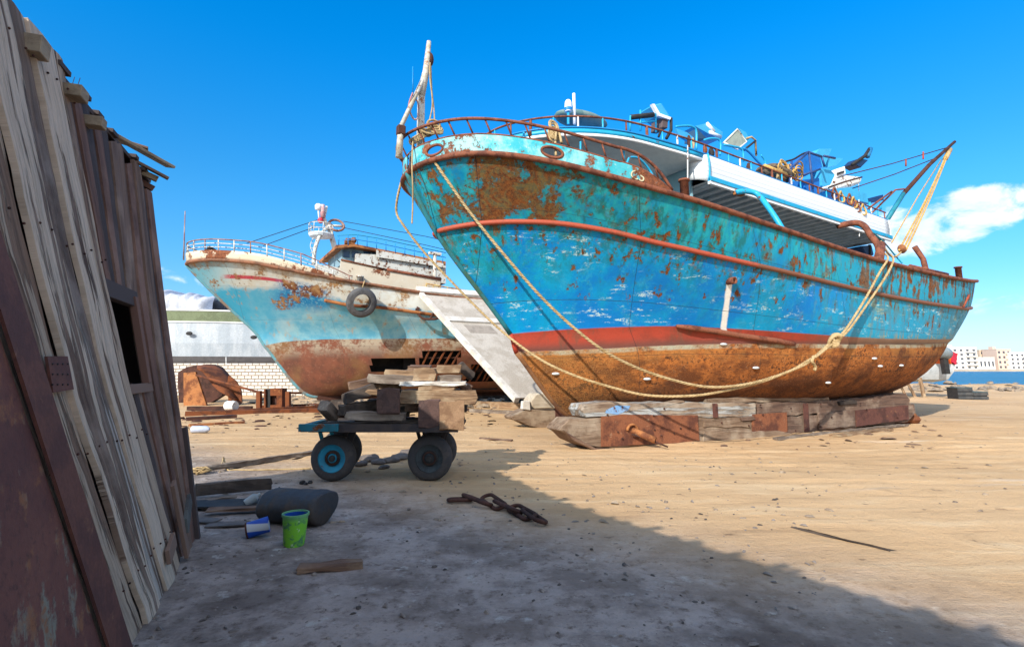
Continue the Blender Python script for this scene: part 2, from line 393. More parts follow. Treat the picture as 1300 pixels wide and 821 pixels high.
    spn=n.noise(n.map(o,(1.5,1.5,.75)),3.6,7,.66);spg=n.ss(n.noise(n.map(o,(1,1,1),(8,8,1)),.9,3,.5),.38,.62,0,.085)
    spots=n.mul(n.ss(n.ma('ADD',spn,n.mul(spg,n.ss(v,4.6,6.3,.35,1))),.63,.66),n.ss(v,4.3,4.8))
    halo=n.mul(n.ss(n.ma('ADD',spn,n.mul(spg,n.ss(v,4.6,6.3,.35,1))),.56,.65),n.ss(v,4.5,5.5),.7);col=n.mx(halo,col,(.03,.12,.07))
    runs=n.mul(n.ss(n.ma('ADD',n.mul(st,.6),n.mul(mid,.4)),.545,.585),n.ss(u,2.5,6,.15,1),n.ss(v,5.9,6.4,.35,1),n.ss(v,3.6,4.6))
    aftr=n.mul(n.ss(n.ma('ADD',n.mul(st2,.5),n.mul(mid,.5)),.51,.55),n.ss(u,3.5,7.5),n.ss(v,5.6,6.6,.3,1),n.ss(v,3.8,4.8))
    lowr=n.mul(n.ss(n.ma('ADD',n.mul(st2,.7),n.mul(fine,.3)),.5,.6),n.ss(u,5.5,8.5),n.ss(v,4.7,3.9))
    col=n.mx(n.mul(lowr,.8),col,(.33,.24,.07))
    st3=n.noise(n.map(o,(7,7,.28),(1,6,2)),1.6,7,.6)
    under=n.mul(n.ss(n.ma('ADD',n.mul(st3,.7),n.mul(mid,.3)),.53,.62),n.ma('MAXIMUM',n.mul(n.ss(v,7.0,7.9),1),n.mul(n.ss(v,5.2,5.95),n.ss(v,6.03,5.97))),.75);col=n.mx(under,col,(.20,.09,.035))
    rm=n.ma('MAXIMUM',n.ma('MAXIMUM',m1,spots),n.ma('MAXIMUM',n.mul(runs,.85),n.mul(aftr,.9)))
    col=n.mx(rm,col,rustc)
    # red boot top
    red=n.mx(n.ss(mid,.4,.65),(.37,.055,.032),(.26,.05,.032));red=n.mx(n.ss(st,.52,.64,0,.65),red,(.16,.07,.045));redfade=n.ss(n.ma('ADD',u,n.mul(wob,20)),4.2,7.2)
    red=n.mx(redfade,red,n.mx(mid,(.30,.22,.17),(.20,.09,.05)))
    red=n.mx(n.mul(n.ss(vv,3.55,3.0),.8),red,(.10,.06,.05))
    col=n.mx(n.ss(n.ma('ADD',v,n.mul(wob,.3)),4.02,3.96),col,red)
    # overflow stain
    sx=n.ma('SUBTRACT',n.ma('ADD',u,n.mul(n.ma('SUBTRACT',v,5.4),.27)),2.05)
    sm=n.mul(n.ss(n.ma('ADD',n.ma('ABSOLUTE',sx),n.mul(wob,.9)),.085,.045),n.ss(v,3.75,3.9),n.ss(v,5.40,5.32));col=n.mx(sm,col,(.78,.78,.74))
    # fouled bottom, its colour made darker towards the keel
    m3=n.noise(n.map(o,(.8,.8,1.6),(2,7,3)),1.5,9,.72);sp=n.vor(n.map(o,(1,1,1)),30,'F1','Distance')
    crust=n.mx(n.ss(m3,.40,.60),(.15,.052,.02),(.56,.19,.045));crust=n.mx(n.ss(n.ma('ADD',n.mul(fine,.5),n.mul(m3,.5)),.50,.58),crust,(.085,.035,.018))
    crust=n.mx(n.mul(n.ss(sp,.30,.12),n.ss(mid,.42,.6),.75),crust,(.54,.34,.19));crust=n.mx(n.mul(n.ss(fin2,.5,.66),.55),crust,(.42,.15,.04))
    crust=n.mx(n.ss(big,.54,.66,0,.6),crust,(.085,.038,.022));crust=n.mx(n.mul(n.ss(v,2.2,1.2),.6),crust,(.045,.022,.017))
    crust=n.mx(n.mul(n.ss(v,2.3,2.9),n.ss(mid,.42,.56),.7),crust,(.50,.21,.055))
    crust=n.mx(n.mul(band(n,vv,2.86,3.03,.04),n.ss(mid,.35,.6)),crust,(.45,.43,.32))
    bowy=n.mul(n.ss(u,1.5,-.5),n.ss(fin2,.42,.6));crust=n.mx(n.mul(bowy,.55),crust,(.48,.24,.07))
    col=n.mx(n.ss(vv,3.04,2.98),col,crust)
    sm_=seams(n,u,v);col=n.mx(n.mul(sm_,.75),col,(.02,.035,.04))
    bot=n.ss(vv,3.04,2.98)
    h=n.ma('ADD',n.mul(big,1.2),n.ma('ADD',n.mul(n.ma('SUBTRACT',fine,.5),n.ss(bot,0,1,.12,1.5)),n.ma('ADD',n.mul(fin2,n.ss(bot,0,1,.05,.9)),n.mul(rm,-.15))))
    h=n.ma('SUBTRACT',h,n.mul(sm_,.3));h=n.ma('ADD',h,n.mul(n.ma('SINE',n.mul(u,11.5)),.05))
    return n.out(col,n.ss(n.ma('MAXIMUM',rm,bot),0,1,.5,.93),0,h,.7,.05,.22)
def bulwark_mat(name,pale,deep,amount):
    n=NT(name);o=n.obj;X=n.xyz(n.uv);mid=n.noise(o,2.2,9,.68);big=n.noise(o,.8,5,.6);fine=n.noise(o,15,7,.75)
    col=n.mx(n.ss(mid,.38,.6),pale,deep);col=n.mx(n.mul(n.ss(X[0],-2.0,-1.0),.8),col,deep);col=n.mx(n.ss(fine,.55,.7,0,.5),col,(.75,.72,.6))
    r=n.ma('ADD',n.ma('ADD',n.mul(mid,.5),n.mul(big,.4)),n.mul(fine,.16));m=n.ss(r,amount,amount+.035)
    rc=n.mx(n.ss(fine,.35,.65),(.28,.095,.04),(.10,.035,.02));col=n.mx(m,col,rc)
    return n.out(col,n.ss(m,0,1,.45,.9),0,n.ma('ADD',n.mul(fine,.2),n.mul(m,-.3)),.5,.012)
# ---------------- blue trawler
T_SH=[(-4.3,5.5),(-3.56,5.52),(-2.98,5.46),(-2.19,5.32),(-1.22,5.12),(-.24,4.95),(1.72,4.70),(3.67,4.53),(5.63,4.37),(7.58,4.26),(9.54,4.21),(11.5,4.23),(13.45,4.34),(15.6,4.6)]
T_RB=[(-3.6,4.35),(-2.94,4.42),(-2.38,4.43),(-1.63,4.39),(-.69,4.25),(.24,4.06),(2.11,3.80),(3.98,3.63),(5.85,3.51),(7.72,3.42),(9.59,3.38),(11.5,3.40),(13.3,3.47),(15.4,3.7)]
T_RT=[(-1.8,2.34),(-.77,2.43),(.7,2.50),(1.5,2.51),(3.2,2.46),(4.8,2.40),(6.4,2.36),(8.1,2.37),(11.3,2.46),(13.8,2.57),(15,2.64)]
T_RM=[(-1.7,1.94),(0,2.02),(1.6,2.11),(3.2,2.15),(6.4,2.19),(9.6,2.27),(12.8,2.39),(15,2.46)]
O1=V((1.5,12.4,0))
H1=Hull(O1,(-.1,13.0,.55,1.25),[(-1.6,14.8,2.75,9,1.8,.9,7,.7,.42,T_RM),(-1.75,14.9,2.85,9,1.8,.85,7,.7,.45,T_RT),(-3.5,15.3,3.0,8,2,.7,7,.6,.58,T_RB),(-4.15,15.45,3.1,6.5,2,.5,7,.6,.64,T_SH)])
B1=empty('fishing_boat',O1,'large beached fishing boat with bright blue rusty hull and red waterline band','fishing boat',TH)
def p1(px,py,b=0): return plane_hit(px,py,O1,b)
H1.build(hull_mat(),B1)
MB().tube(H1.curve(3,.03),.054,10,caps=True).build('rub_rail',M['rustpipe'],B1,True)
rn=NT('red_rail_fading');Xr=rn.xyz(rn.obj);na=rn.noise(rn.obj,2.2,8,.68);nf=rn.noise(rn.obj,22,6,.7)
rc_=rn.mx(rn.ss(rn.ma('ADD',na,rn.mul(rn.ss(Xr[0],.5,5.5),.45)),.56,.72),(.38,.075,.04),(.20,.08,.045));rc_=rn.mx(rn.ss(nf,.55,.7,0,.6),rc_,(.12,.045,.03));M['redfade']=rn.out(rc_,.6,0,nf,.4,.006)
rr=MB().tube(H1.curve(2,.03,both=False),.05,10).build('rub_rail',M['redfade'],B1,True);rr['label']='lower rub rail painted red towards the bow'
MB().tube([V((p.x,-p.y,p.z)) for p in H1.curve(2,.03,both=False)],.058,10).build('rub_rail',M['redrail'],B1,True)
# stem bar
stem=[H1.kp(0)+V((.5,0,-.05)),H1.kp(0)]+[V((c[0].x-.02,0,c[0].z)) for c in H1.C[0][1:]]
MB().tube([p for p in stem if p.z<2.0],.06,8).build('stem_bar',weathered('stem_bar_rust',(.24,.11,.045),(.12,.055,.03),(.40,.26,.12),sc=3),B1,True)
MB().tube([p for p in stem if 1.9<p.z<2.45],.058,8).build('stem_bar',weathered('stem_bar_red',(.42,.05,.025),(.28,.05,.03),sc=3),B1,True)
MB().tube([p for p in stem if p.z>=2.33],.06,8).build('stem_bar',weathered('stem_bar_paint',(.02,.19,.24),(.05,.13,.09),(.18,.085,.04),sc=2.5),B1,True)
MB().bar((.2,0,.50),(12.6,0,.52),.18,.22).build('keel',M['rustdark'],B1)
# bulwark with hawse holes
bm1=bulwark_mat('bulwark_paint',(.28,.58,.60),(.02,.38,.46),.535)
holes=[(-4.02,.0),( -2.13,.0)]
def bul_h(t):
    if t<-1.0:return .36-(t+4.15)*.02
    x=min(1,(t+1.0)/1.05);return .30*(1-x**2.6)+.01
mb=MB();uv=[];n_=300;qe=(0.08+4.15)/(15.45+4.15);rows=9
hb=[(551,198.5,.13,.30),(700,191,.12,.31)]
L3=H1.lv[3];hc=[]
for px,py,a,b_ in hb:
    best=min((i/4000*qe for i in range(4001)),key=lambda q:abs(proj(O1+Matrix.Rotation(TH,3,'Z')@(H1.lp(L3,q,-1)+V((0,0,.17))))[0]-px))
    hc.append(best)
def arcpos(q): return H1.lp(L3,q,-1)
for side in(-1,1):
    b0=len(mb.v);qs=[(i/n_)**1.3*qe for i in range(n_+1)]
    P=[H1.lp(L3,q,side) for q in qs];S=[0]
    for i in range(n_):S.append(S[-1]+(P[i+1]-P[i]).length)
    sh=[]
    if side<0:
        HS=[]
        for q in hc:
            i=min(range(n_+1),key=lambda k:abs(qs[k]-q));HS.append((S[i],P[i]))
    for i,p in enumerate(P):
        h=bul_h(p.x)
        for j in range(rows+1):
            mb.v.append(p+V((0,side*.03*j/rows,.02+h*j/rows)));uv.append((p.x,8+j/rows))
    for i in range(n_):
        for j in range(rows):
            zz=(j+.5)/rows*bul_h(P[i].x)
            if any(((.5*(S[i]+S[i+1])-hs[0])/.19)**2+((zz-.17)/.095)**2<1 for hs in HS):continue
            mb.f.append((b0+i*(rows+1)+j,b0+(i+1)*(rows+1)+j,b0+(i+1)*(rows+1)+j+1,b0+i*(rows+1)+j+1))
bw=mb.build('bulwark',bm1,B1,uv=uv,smooth=True);sm=bw.modifiers.new('s','SOLIDIFY');sm.thickness=.025;sm.offset=0
for side in(-1,1):
    P=[H1.lp(L3,(i/n_)**1.3*qe,side) for i in range(n_+1)];S=[0]
    for i in range(n_):S.append(S[-1]+(P[i+1]-P[i]).length)
    for hs in HS:
        ring=[]
        for k in range(24):
            a=2*PI*k/24;s_=hs[0]+.20*math.cos(a);i=min(range(n_+1),key=lambda k_:abs(S[k_]-s_));x=0
            i0=max(0,i-1) if S[i]>s_ else i;i1=min(n_,i0+1);f=(s_-S[i0])/max(1e-6,S[i1]-S[i0])
            p=P[i0]+(P[i1]-P[i0])*f;ring.append(p+V((0,side*.02,.02+.17+.10*math.sin(a))))
        MB().tube(ring,.028,8,closed=True).build('hawse_ring',M['rustpipe'] if side<0 else M['rustdark'],B1,True)
# bulwark cap strip
cap=[H1.lp(L3,(i/120)**1.4*qe,1)+V((0,.03,bul_h(H1.lp(L3,(i/120)**1.4*qe,1).x)+.03)) for i in range(120,-1,-1)]+[H1.lp(L3,(i/120)**1.4*qe,-1)+V((0,-.03,bul_h(H1.lp(L3,(i/120)**1.4*qe,-1).x)+.03)) for i in range(121)]
MB().tube(cap,.02,6).build('bulwark_edge',M['rustpipe'],B1,True)
# deck
def deck(H,z_off,root,mat,k=3,name='deck'):
    mb=MB();rows=[]
    for i in range(61):
        q=.004+.994*(i/60)**1.3;C_=H.col(q,-1);zt=C_[-1][0].z+z_off;a=min(C_[12:],key=lambda c:abs(c[0].z-zt))[0];rows.append([V((a.x+.04,a.y*.97*(1-2*j/6),a.z)) for j in range(7)])
    mb.grid(rows);return mb.build(name,mat,root)
deck(H1,-.75,B1,weathered('deck_plank_grey',(.34,.33,.31),(.25,.22,.2)))
# bow guard rail
def railcurve(H,k,q1,off,h,n=100,fwd=.1):
    out=[]
    for side in(1,-1):
        P=[]
        for i in range(n+1):
            q=(i/n)**1.5*q1;p=H.lp(H.lv[k],q,side,off*min(1,(i/n)*6));P.append(p+V((-fwd*(1-i/n),0,h(p.x))))
        out+=P[::-1] if side>0 else P[1:]
    return out
rh=lambda t: bul_h(t)+(.31 if t<-.9 else .31*max(0,1-((t+.9)/1.05)**3)+.0)
rc=railcurve(H1,3,qe,.03,rh,fwd=.16)
MB().tube(rc,.03,8).build('guard_rail',M['rustpipe'],B1,True)
tot=0;last=0
for side in(1,-1):
    acc=0;prev=None;k=0
    for i in range(201):
        q=(i/200)**1.5*qe*.93;p=H1.lp(L3,q,side,.03)
        if prev:acc+=(p-prev).length
        prev=p
        if acc>.36*(k+.35):
            k+=1;b_=p+V((.07,0,bul_h(p.x)+.02));t_=p+V((-.10*(1-q/qe)-.0,0,rh(p.x)))
            MB().tube([b_,t_],.017,6).build('rail_post',M['rustpipe'],B1,True)
# inner blue rail stub near the break
MB().tube(smoothpath([p1(796,207,2.5),p1(800,200,2.5),p1(812,202,2.5),p1(826,218,2.5),p1(836,241,2.6)],5),.022,8).build('grab_rail',M['cyan'],B1,True)
for a,b_ in (((737,180),(737,197)),((665,183),(665,168)),((792,205),(792,192))):
    MB().tube([p1(*a,1.9),p1(*b_,1.9)],.02,6).build('inner_post',M['cyan'],B1,True)
# bow mast
mw=weathered('mast_paint',(.62,.60,.54),(.42,.36,.26),(.32,.13,.06),sc=3.5,t3=(.56,.62))
mast=empty('x',(0,0,0),None,None);mast.name='mast';mast.parent=B1
def q1(px,py,b=0):return p1(px,py,b)
MB().tube([q1(534,205),q1(534,168),q1(535,113)],[.085,.08,.075],10).build('mast_post',mw,mast,True)
MB().tube([q1(534,122),q1(541,90),q1(544.6,53)],[.09,.07,.045],10).build('topmast',mw,mast,True)
MB().tube([q1(508,163,.35),q1(539,97,.0)],.045,8).build('mast_strut',mw,mast,True)
MB().tube([q1(506.5,200,.35),q1(509,162,.35)],[.07,.06],8).build('strut_post',mw,mast,True)
MB().box(q1(509,166,.35),(.16,.14,.2)).build('strut_bracket',M['rustdark'],mast,bevel=.02)
MB().ball(q1(546,76,-.02),.13,(.6,.6,1.25),8).tube([q1(544,60),q1(546,70)],.02,6).build('pulley_block',M['rustdark'],mast,True)
MB().tube(smoothpath([q1(546,80,.05),q1(546,100,.08),q1(549,130,.1),q1(546,150,.1),q1(543,160,.1)]),.014,6).tube(smoothpath([q1(547,80,.0),q1(548,110,.05),q1(551,140,.1),q1(552,162,.1)]),.014,6).build('halyard',M['rope'],mast,True)
MB().tube([q1(524,85,.2),q1(524,122,.2)],.012,6).build('antenna',M['cyand'],mast,True)
MB().tube(smoothpath([q1(524,118,.2),q1(519,134,.2),q1(523,148,.2),q1(528,152,.2),q1(531,146,.1),q1(531,132,.1),q1(527,125,.1)]),.017,6).build('cable',weathered('faded_red_cable',(.45,.18,.17),(.5,.4,.38)),mast,True)
mb=MB()
for k in range(7):
    a=R.uniform(0,6);c=q1(547+R.uniform(-6,8),162+R.uniform(-5,6),.25)
    mb.tube([c+V((math.cos(t)*.14,math.sin(a)*.08*math.sin(t),math.sin(t)*.08)) for t in [2*PI*i/12 for i in range(12)]],.022,6,closed=True)
mb.build('lashing',M['rope'],mast,True)
mb=MB()
for i in range(8):
    c=q1(523+i*3.2,180-i*2.0,.25);mb.tube([c+V((math.cos(t)*.05,.0,math.sin(t)*.06)) for t in [2*PI*i_/10 for i_ in range(10)]],.02,5,closed=True)
mb.build('lashing',M['rope'],mast,True)
# draught of metalwork on the hull
pp=H1.at(929,355)
MB().lathe([(.0,.02),(.055,.02),(.055,.14),(.075,.14),(.075,-.05)],pp,(0,-1,0),14).build('overflow_pipe',M['rustpipe'],B1,True)
a=H1.at(856,413);b_=H1.at(1007,438)
mid=[a.lerp(b_,k/12) for k in range(13)]
pts=[]
for k in range(13):
    m_=a.lerp(b_,k/12);s_=min((c for c in H1.S),key=lambda c:(c[1]-m_).length)[1];pts.append(V((m_.x,s_.y-.05,m_.z)))
MB().tube(pts,[.03]+[.062]*11+[.05],10).build('fender_bar',M['rustpipe'],B1,True)
for px,py in((706,476),(823,484),(962,463),(1109,451),(1118,463),(1144,462),(1052,483),(916,440)):
    p=H1.at(px,py);MB().ball(p+V((0,-.01,0)),.11,(1,.4,.28),6).build('anode',M['soffit'],B1,True)
MB().tube([H1.at(1228,372)+V((.02,-.09,0)),H1.at(1222,376)+V((0,-.13,0)),H1.at(1217,391)+V((0,-.1,.02))],.03,6).build('drain_pipe',M['redrail'],B1,True)
for px,py,h in((876,252,.42),(1224,357,.42)):
    p=H1.at(px,py);MB().lathe([(.0,0),(.085,0),(.085,h),(.11,h),(.11,h+.04),(0,h+.04)],p+V((0,.12,-.02)),(0,0,1),14).build('bollard',M['rustpipe'],B1,True)
p=H1.at(1184,348)
MB().tube([p1(1161,313,2.5),p1(1172,329,2.6),H1.at(1184,346)+V((0,.1,0))],.075,8).build('stern_pipe',M['rustpipe'],B1,True)
MB().tube([H1.at(1158,341)+V((0,.05,.1)),H1.at(1206,351)+V((0,.05,.1))],.05,8).build('stern_bar',M['rustpipe'],B1,True)
# ---------------- upper deck
def ud_b(t): # half breadth of upper deck
    if t<.3: x=(t+2.45)/2.75;return 2.2*math.sqrt(max(0,1-(1-x)**2))
    return 2.2-max(0,(t-1.5))*.062
def ud_z(t): return 6.32-max(0,t-2)*.012
ts=[-2.45+2.75*(1-math.cos(PI/2*i/24)) for i in range(24)]+[.3+i*.45 for i in range(25)]
ts=[t for t in ts if t<=11.2]+[11.2]
def outline(ts,off=0,dz=0): return [V((t-(off if t<-2 else 0),ud_b(t)+off,ud_z(t)+dz)) for t in reversed(ts)]+[V((t-(off if t<-2 else 0),-ud_b(t)-off,ud_z(t)+dz)) for t in ts[1:]]
ol=outline(ts);rot1=Matrix.Rotation(TH,3,'Z')
mb=MB()
rows=[[V((t,ud_b(t)*(1-2*j/8),ud_z(t)+.02)) for j in range(9)] for t in ts];mb.grid(rows);mb.build('upper_deck_top',M['cyand'],B1)
mb=MB();mb.grid([[V((t,ud_b(t)*(1-2*j/8),ud_z(t)-.07)) for j in range(9)] for t in ts if t<=2.06]+[[V((2.06,ud_b(2.06)*(1-2*j/8),ud_z(2.06)-.07)) for j in range(9)]]);mb.build('forward_soffit',M['soffit'],B1,True)
def strip(mb,pts,h0,h1,out=.0,thick=.03):
    rows=[[p+V((0,0,h0)) for p in pts],[p+V((0,0,h1)) for p in pts]];mb.grid(rows);return mb
fr=[p for p in ol if p.x<=2.1];i0=len(ts)
front=[V((t,ud_b(t),ud_z(t))) for t in reversed(ts) if t<=2.1]+[V((t,-ud_b(t),ud_z(t))) for t in ts[1:] if t<=2.1]
mb=MB();strip(mb,front,-.03,.09);o=mb.build('edge_band',M['cyan'],B1,True);s=o.modifiers.new('s','SOLIDIFY');s.thickness=.03
mb=MB();strip(mb,front,-.085,-.03);o=mb.build('edge_trim',M['whiteclean'],B1,True);s=o.modifiers.new('s','SOLIDIFY');s.thickness=.045
front=[V((t,ud_b(t),ud_z(t)+.095)) for t in reversed(ts)]+[V((t,-ud_b(t),ud_z(t)+.095)) for t in ts[1:]]
MB().tube(front,.022,6).build('deck_edge_pipe',M['cyand'],B1,True)
# clapboard side panels
cb=NT('white_clapboard');X=cb.xyz(cb.obj);fr_=cb.ma('FRACT',cb.mul(X[2],9));ln=cb.ss(fr_,.0,.10);no=cb.noise(cb.map(cb.obj,(.6,3,3)),3,6,.7)
colr=cb.mx(cb.ss(no,.5,.8,0,.5),(.70,.74,.77),(.56,.61,.65));colr=cb.mx(ln,(.30,.36,.42),colr);M['clap']=cb.out(colr,.5,0,ln,.35,.008)
tsb=[2.1]+[2.3+i*.45 for i in range(20) if 2.3+i*.45<11.2]+[11.2]
for side in(-1,1):
    mb=MB();rows=[]
    for j in range(7):
        f=j/6;rows.append([V((t-(.16*math.sin(f*PI/2) if i==0 else 0)*0,side*(ud_b(t)+.02+.03*math.sin(f*PI)),ud_z(t)+.08-.63*f)) for i,t in enumerate(tsb)])
    # curled nose of the panel
    nose=[[V((2.1-.28*math.sin(PI/2*k/4),side*(ud_b(2.1)+.02+.03*math.sin(j/6*PI)-.30*(1-math.cos(PI/2*k/4))),ud_z(2.1)+.08-.63*j/6+(.10*j/6-.03)*k/4)) for k in range(4,0,-1)] for j in range(7)]
    mb.grid([nose[j]+rows[j] for j in range(7)]);o=mb.build('side_panel',M['clap'],B1,autos=40);s=o.modifiers.new('s','SOLIDIFY');s.thickness=.04
    if side<0:o['label']='white clapboard panel along the upper deck'
    mb=MB();lp_=[V((t,side*(ud_b(t)+.05),ud_z(t)-.50)) for t in tsb];strip(mb,lp_,-.05,.05);o=mb.build('panel_stripe',M['teal'] if 0 else M['cyan'],B1);s=o.modifiers.new('s','SOLIDIFY');s.thickness=.11;s.offset=0
    mb=MB();strip(mb,lp_,-.12,-.055);o=mb.build('panel_trim',M['whiteclean'],B1);s=o.modifiers.new('s','SOLIDIFY');s.thickness=.07;s.offset=0
    MB().tube([V((2.1,side*(ud_b(2.1)+.06+.03*math.sin(f/8*PI)),ud_z(2.1)+.08-.60*f/8)) for f in range(9)],.022,6).build('panel_beading',M['cyan'],B1,True)
mb=MB();mb.prism([V((11.2,-1.66,ud_z(11.2)+.08)),V((11.2,1.66,ud_z(11.2)+.08)),V((11.2,1.66,ud_z(11.2)-.52)),V((11.2,-1.66,ud_z(11.2)-.52))],V((.04,0,0)));mb.build('aft_panel',M['clap'],B1)
# plank soffit under the panels with cross beams
mb=MB();mb.grid([[V((t,ud_b(t)*(1-2*j/6),ud_z(t)-.54)) for j in range(7)] for t in tsb]);mb.build('aft_soffit',M['soffit'],B1)
for i in range(24):
    t=2.25+i*.38;MB().box((t,0,ud_z(t)-.58),(.07,2*ud_b(t)-.12,.07)).build('deck_beam',paint('beam_%d'%0,(.42,.48,.52),None,0,.7) if i==0 else bpy.data.materials['beam_0'],B1)
# cabin beneath
cabm=paint('cabin_paint',(.28,.50,.60),(.22,.40,.48),.0,.5)
MB().box((2.12,.25,5.0),(.06,3.9,2.55)).build('cabin_front',cabm,B1)
MB().box((6.4,1.1,4.85),(8.5,1.2,1.8)).build('cabin',cabm,B1)
MB().tube([p1(876,235,1.9)+V((0,0,.0)),p1(876,205,1.9)],.0,3) 
# upper deck railing
rp=[V((p.x,p.y*.985,p.z+.34)) for p in ol]
MB().tube(rp,.022,8).build('deck_rail',M['rustpipe'],B1,True)
acc=0;k=0
for i in range(1,len(rp)):
    acc+=(rp[i]-rp[i-1]).length
    if acc>.42:
        acc=0;k+=1;p=rp[i];mt=[M['rustpipe'],M['cyan'],M['white'],M['cyan'],M['rustpipe']][k%5]
        MB().tube([p-V((0,0,.36)),p],[.024,.018] if k%5 else [.035,.03],6).build('rail_post',mt,B1,True)
# davits
def davit(pts,r,mat,name='davit'): MB().tube(smoothpath(pts,6),r,10).build(name,mat,B1,True)
davit([p1(935,244,2.25),p1(948,243,2.35),p1(962,247,2.5),p1(975,263,2.8),p1(986,279,3.0),H1.at(1000,291)+V((0,.05,0))],.062,M['cyan'])
MB().box(p1(938,245,2.2),(.28,.12,.12)).build('davit_foot',M['orustpaint'],B1,bevel=.01)
davit([p1(1063,287,1.8),p1(1085,283,2.1),p1(1097,287,2.3),p1(1106,300,2.6),p1(1115,313,2.8),H1.at(1124,328)+V((0,.1,0))],.085,M['rustpipe'])
MB().tube([H1.at(1122,326)+V((0,.15,-.05)),p1(1119,310,2.8)],[.13,.10],10).build('davit_socket',M['rustpipe'],B1,True)
# stern boom
tm=paint('teal_boom',(.02,.22,.30),None,.1,.5)
A=p1(1125,281,1.2);Bm=p1(1147,246,1.2);Cm=p1(1212,180,1.2)
boom=MB().tube([A,Bm],.075,8).build('boom',tm,B1,True);MB().tube([Bm,p1(1180,209,1.2),Cm],[.075,.07,.055],8).build('boom_end',M['rustdark'],boom,True)
MB().tube([p1(1105,272,1.2),p1(1137,241,1.2),p1(1148,240,1.2),p1(1152,243,1.2)],.03,6).build('boom_brace',M['rustpipe'],B1,True)
for a,b_ in(((1060,226,.6),(1204,187,1.2)),((1080,240,.6),(1190,200,1.2))):
    MB().tube([p1(*a),p1((a[0]+b_[0])/2,(a[1]+b_[1])/2+1.5,.9),p1(*b_)],.018,5).build('stay',M['rustdark'],B1,True)
for a in((1150,209),(1172,200)): MB().tube([p1(a[0],a[1]-7,1.1),p1(a[0],a[1]+2,1.1)],.03,5).build('stay_toggle',M['redrail'],B1,True)
for k,(x0,x1) in enumerate(((1204,1141),(1203,1146),(1205,1150))):
    MB().tube(smoothpath([p1(x0,192,1.2),p1((x0+x1)/2+2,255,1.8),p1(x1,318,2.4)]),.03,6).build('fall_rope',M['ropeyellow'],B1,True)
MB().tube([p1(1195,203,1.2),p1(1165,250,1.6),p1(1132,308,2.2)],.02,5).build('fall_rope',M['ropeyellow'],B1,True)
MB().tube([p1(1206,190,1.2),p1(1200,202,1.25)],.09,8).build('pulley_block',M['rope'],B1,True)
MB().ball(p1(1145,316,2.4),.14,(1.2,.7,1),7).build('pulley_block',M['orustpaint'],B1,True)
MB().tube(smoothpath([p1(1144,320,2.4),p1(1136,326,2.5),p1(1128,322,2.7),p1(1118,306,2.7)]),.03,6).build('lashing',M['rope'],B1,True)
MB().tube(smoothpath([p1(1106,294,2.4),p1(1120,305,2.4),p1(1138,326,2.4),p1(1145,334,2.6)]),.022,6).build('cable',M['teal'],B1,True)
MB().tube([p1(1058,150,.5)*0+p1(1090,225,.4),p1(1091,300,1.8)],.014,5).build('cable',M['white'],B1,True)
MB().tube([p1(873,185,2.25),p1(873,246,2.6)],.014,5).build('cable',M['white'],B1,True)
# ropes: things of their own
def rope(path,r,label,group=None,mat='rope',H=O1,name='mooring_rope'):
    rot=Matrix.Rotation(TH,3,'Z');P=[H+rot@p for p in smoothpath(path,8)]
    mb=MB();base=P[len(P)//2].copy()
    if r<.02: mb.tube(P,r,6,jit=.06)
    else:      # three laid strands
        Q=[P[0]];
        for a,b_ in zip(P,P[1:]):
            k=max(1,int((b_-a).length/.034))
            for j in range(1,k+1): Q.append(a.lerp(b_,j/k))
        prev=None;S3=[[],[],[]];L=0
        for i,p in enumerate(Q):
            d=(Q[min(i+1,len(Q)-1)]-Q[max(i-1,0)]).normalized()
            if prev is None: a,u_,_=frame(d)
            else: a=(prev-d*prev.dot(d)).normalized();u_=a.cross(d)
            prev=a
            if i:L+=(p-Q[i-1]).length
            for k in range(3):
                t=2*PI*k/3+L/(r*8.5)*2*PI;S3[k].append(p+(a*math.cos(t)+u_*math.sin(t))*r*.5)
        for k in range(3): mb.tube(S3[k],r*.56,5)
    o=mb.build(name,M[mat],None,True,loc=base);return tag(o,label,'rope',group)
rope([p1(550,203,.84),p1(570,232,.98),p1(600,274,1.15),p1(650,335,1.45),p1(700,390,1.7),p1(755,437,2.0),p1(800,463,2.15),p1(850,481,2.4),p1(900,491,2.65),p1(950,487,2.85),p1(1000,472,3.0),p1(1025,458,3.1),p1(1034,453,3.1)],.030,'thick tan hawser hanging from the oval bow hole and sagging along the blue hull')
FHp=[o_ for o_ in bpy.data.objects if o_.name.startswith('hawse_ring')][2]
FHc=sum((v_.co for v_ in FHp.data.vertices),V((0,0,0)))/len(FHp.data.vertices)
rope([FHc+V((.05,-.10,0)),FHc+V((-.05,.04,-.06)),p1(503,266,-1.1),p1(513,287,-1.0),p1(541,323,-.85),p1(568,352,-.6),p1(597,382,-.35),p1(638,421,.1),p1(684,455,.75),p1(728,476,1.2),p1(782,493,1.7),p1(826,502,2.05),p1(881,502,2.5),p1(924,495,2.7),p1(968,484,2.9),p1(997,473,3.0),p1(1023,462,3.1),p1(1033,454,3.12)],.028,'lower tan hawser coming round the blue bow and passing just above the sledge')
rope([p1(1034,453,3.12),p1(1056,433,3.12),p1(1072,420,3.12),p1(1098,380,3.2),p1(1117,345,3.28),p1(1127,329,3.3),p1(1124,322,3.1)],.029,'left strand of the doubled rope tied over the blue gunwale near the davit','doubled rope over the blue gunwale')
rope([p1(1034,454,3.15),p1(1057,436,3.15),p1(1077,419,3.15),p1(1105,380,3.2),p1(1125,350,3.28),p1(1134,331,3.3),p1(1131,323,3.1)],.029,'right strand of the doubled rope tied over the blue gunwale near the davit','doubled rope over the blue gunwale')
rope([p1(1033,452,3.2),p1(1031,458,3.22),p1(1035,465,3.2),p1(1034,470,3.2)],.034,'short frayed rope tail dangling from the knot where the two hawsers meet')
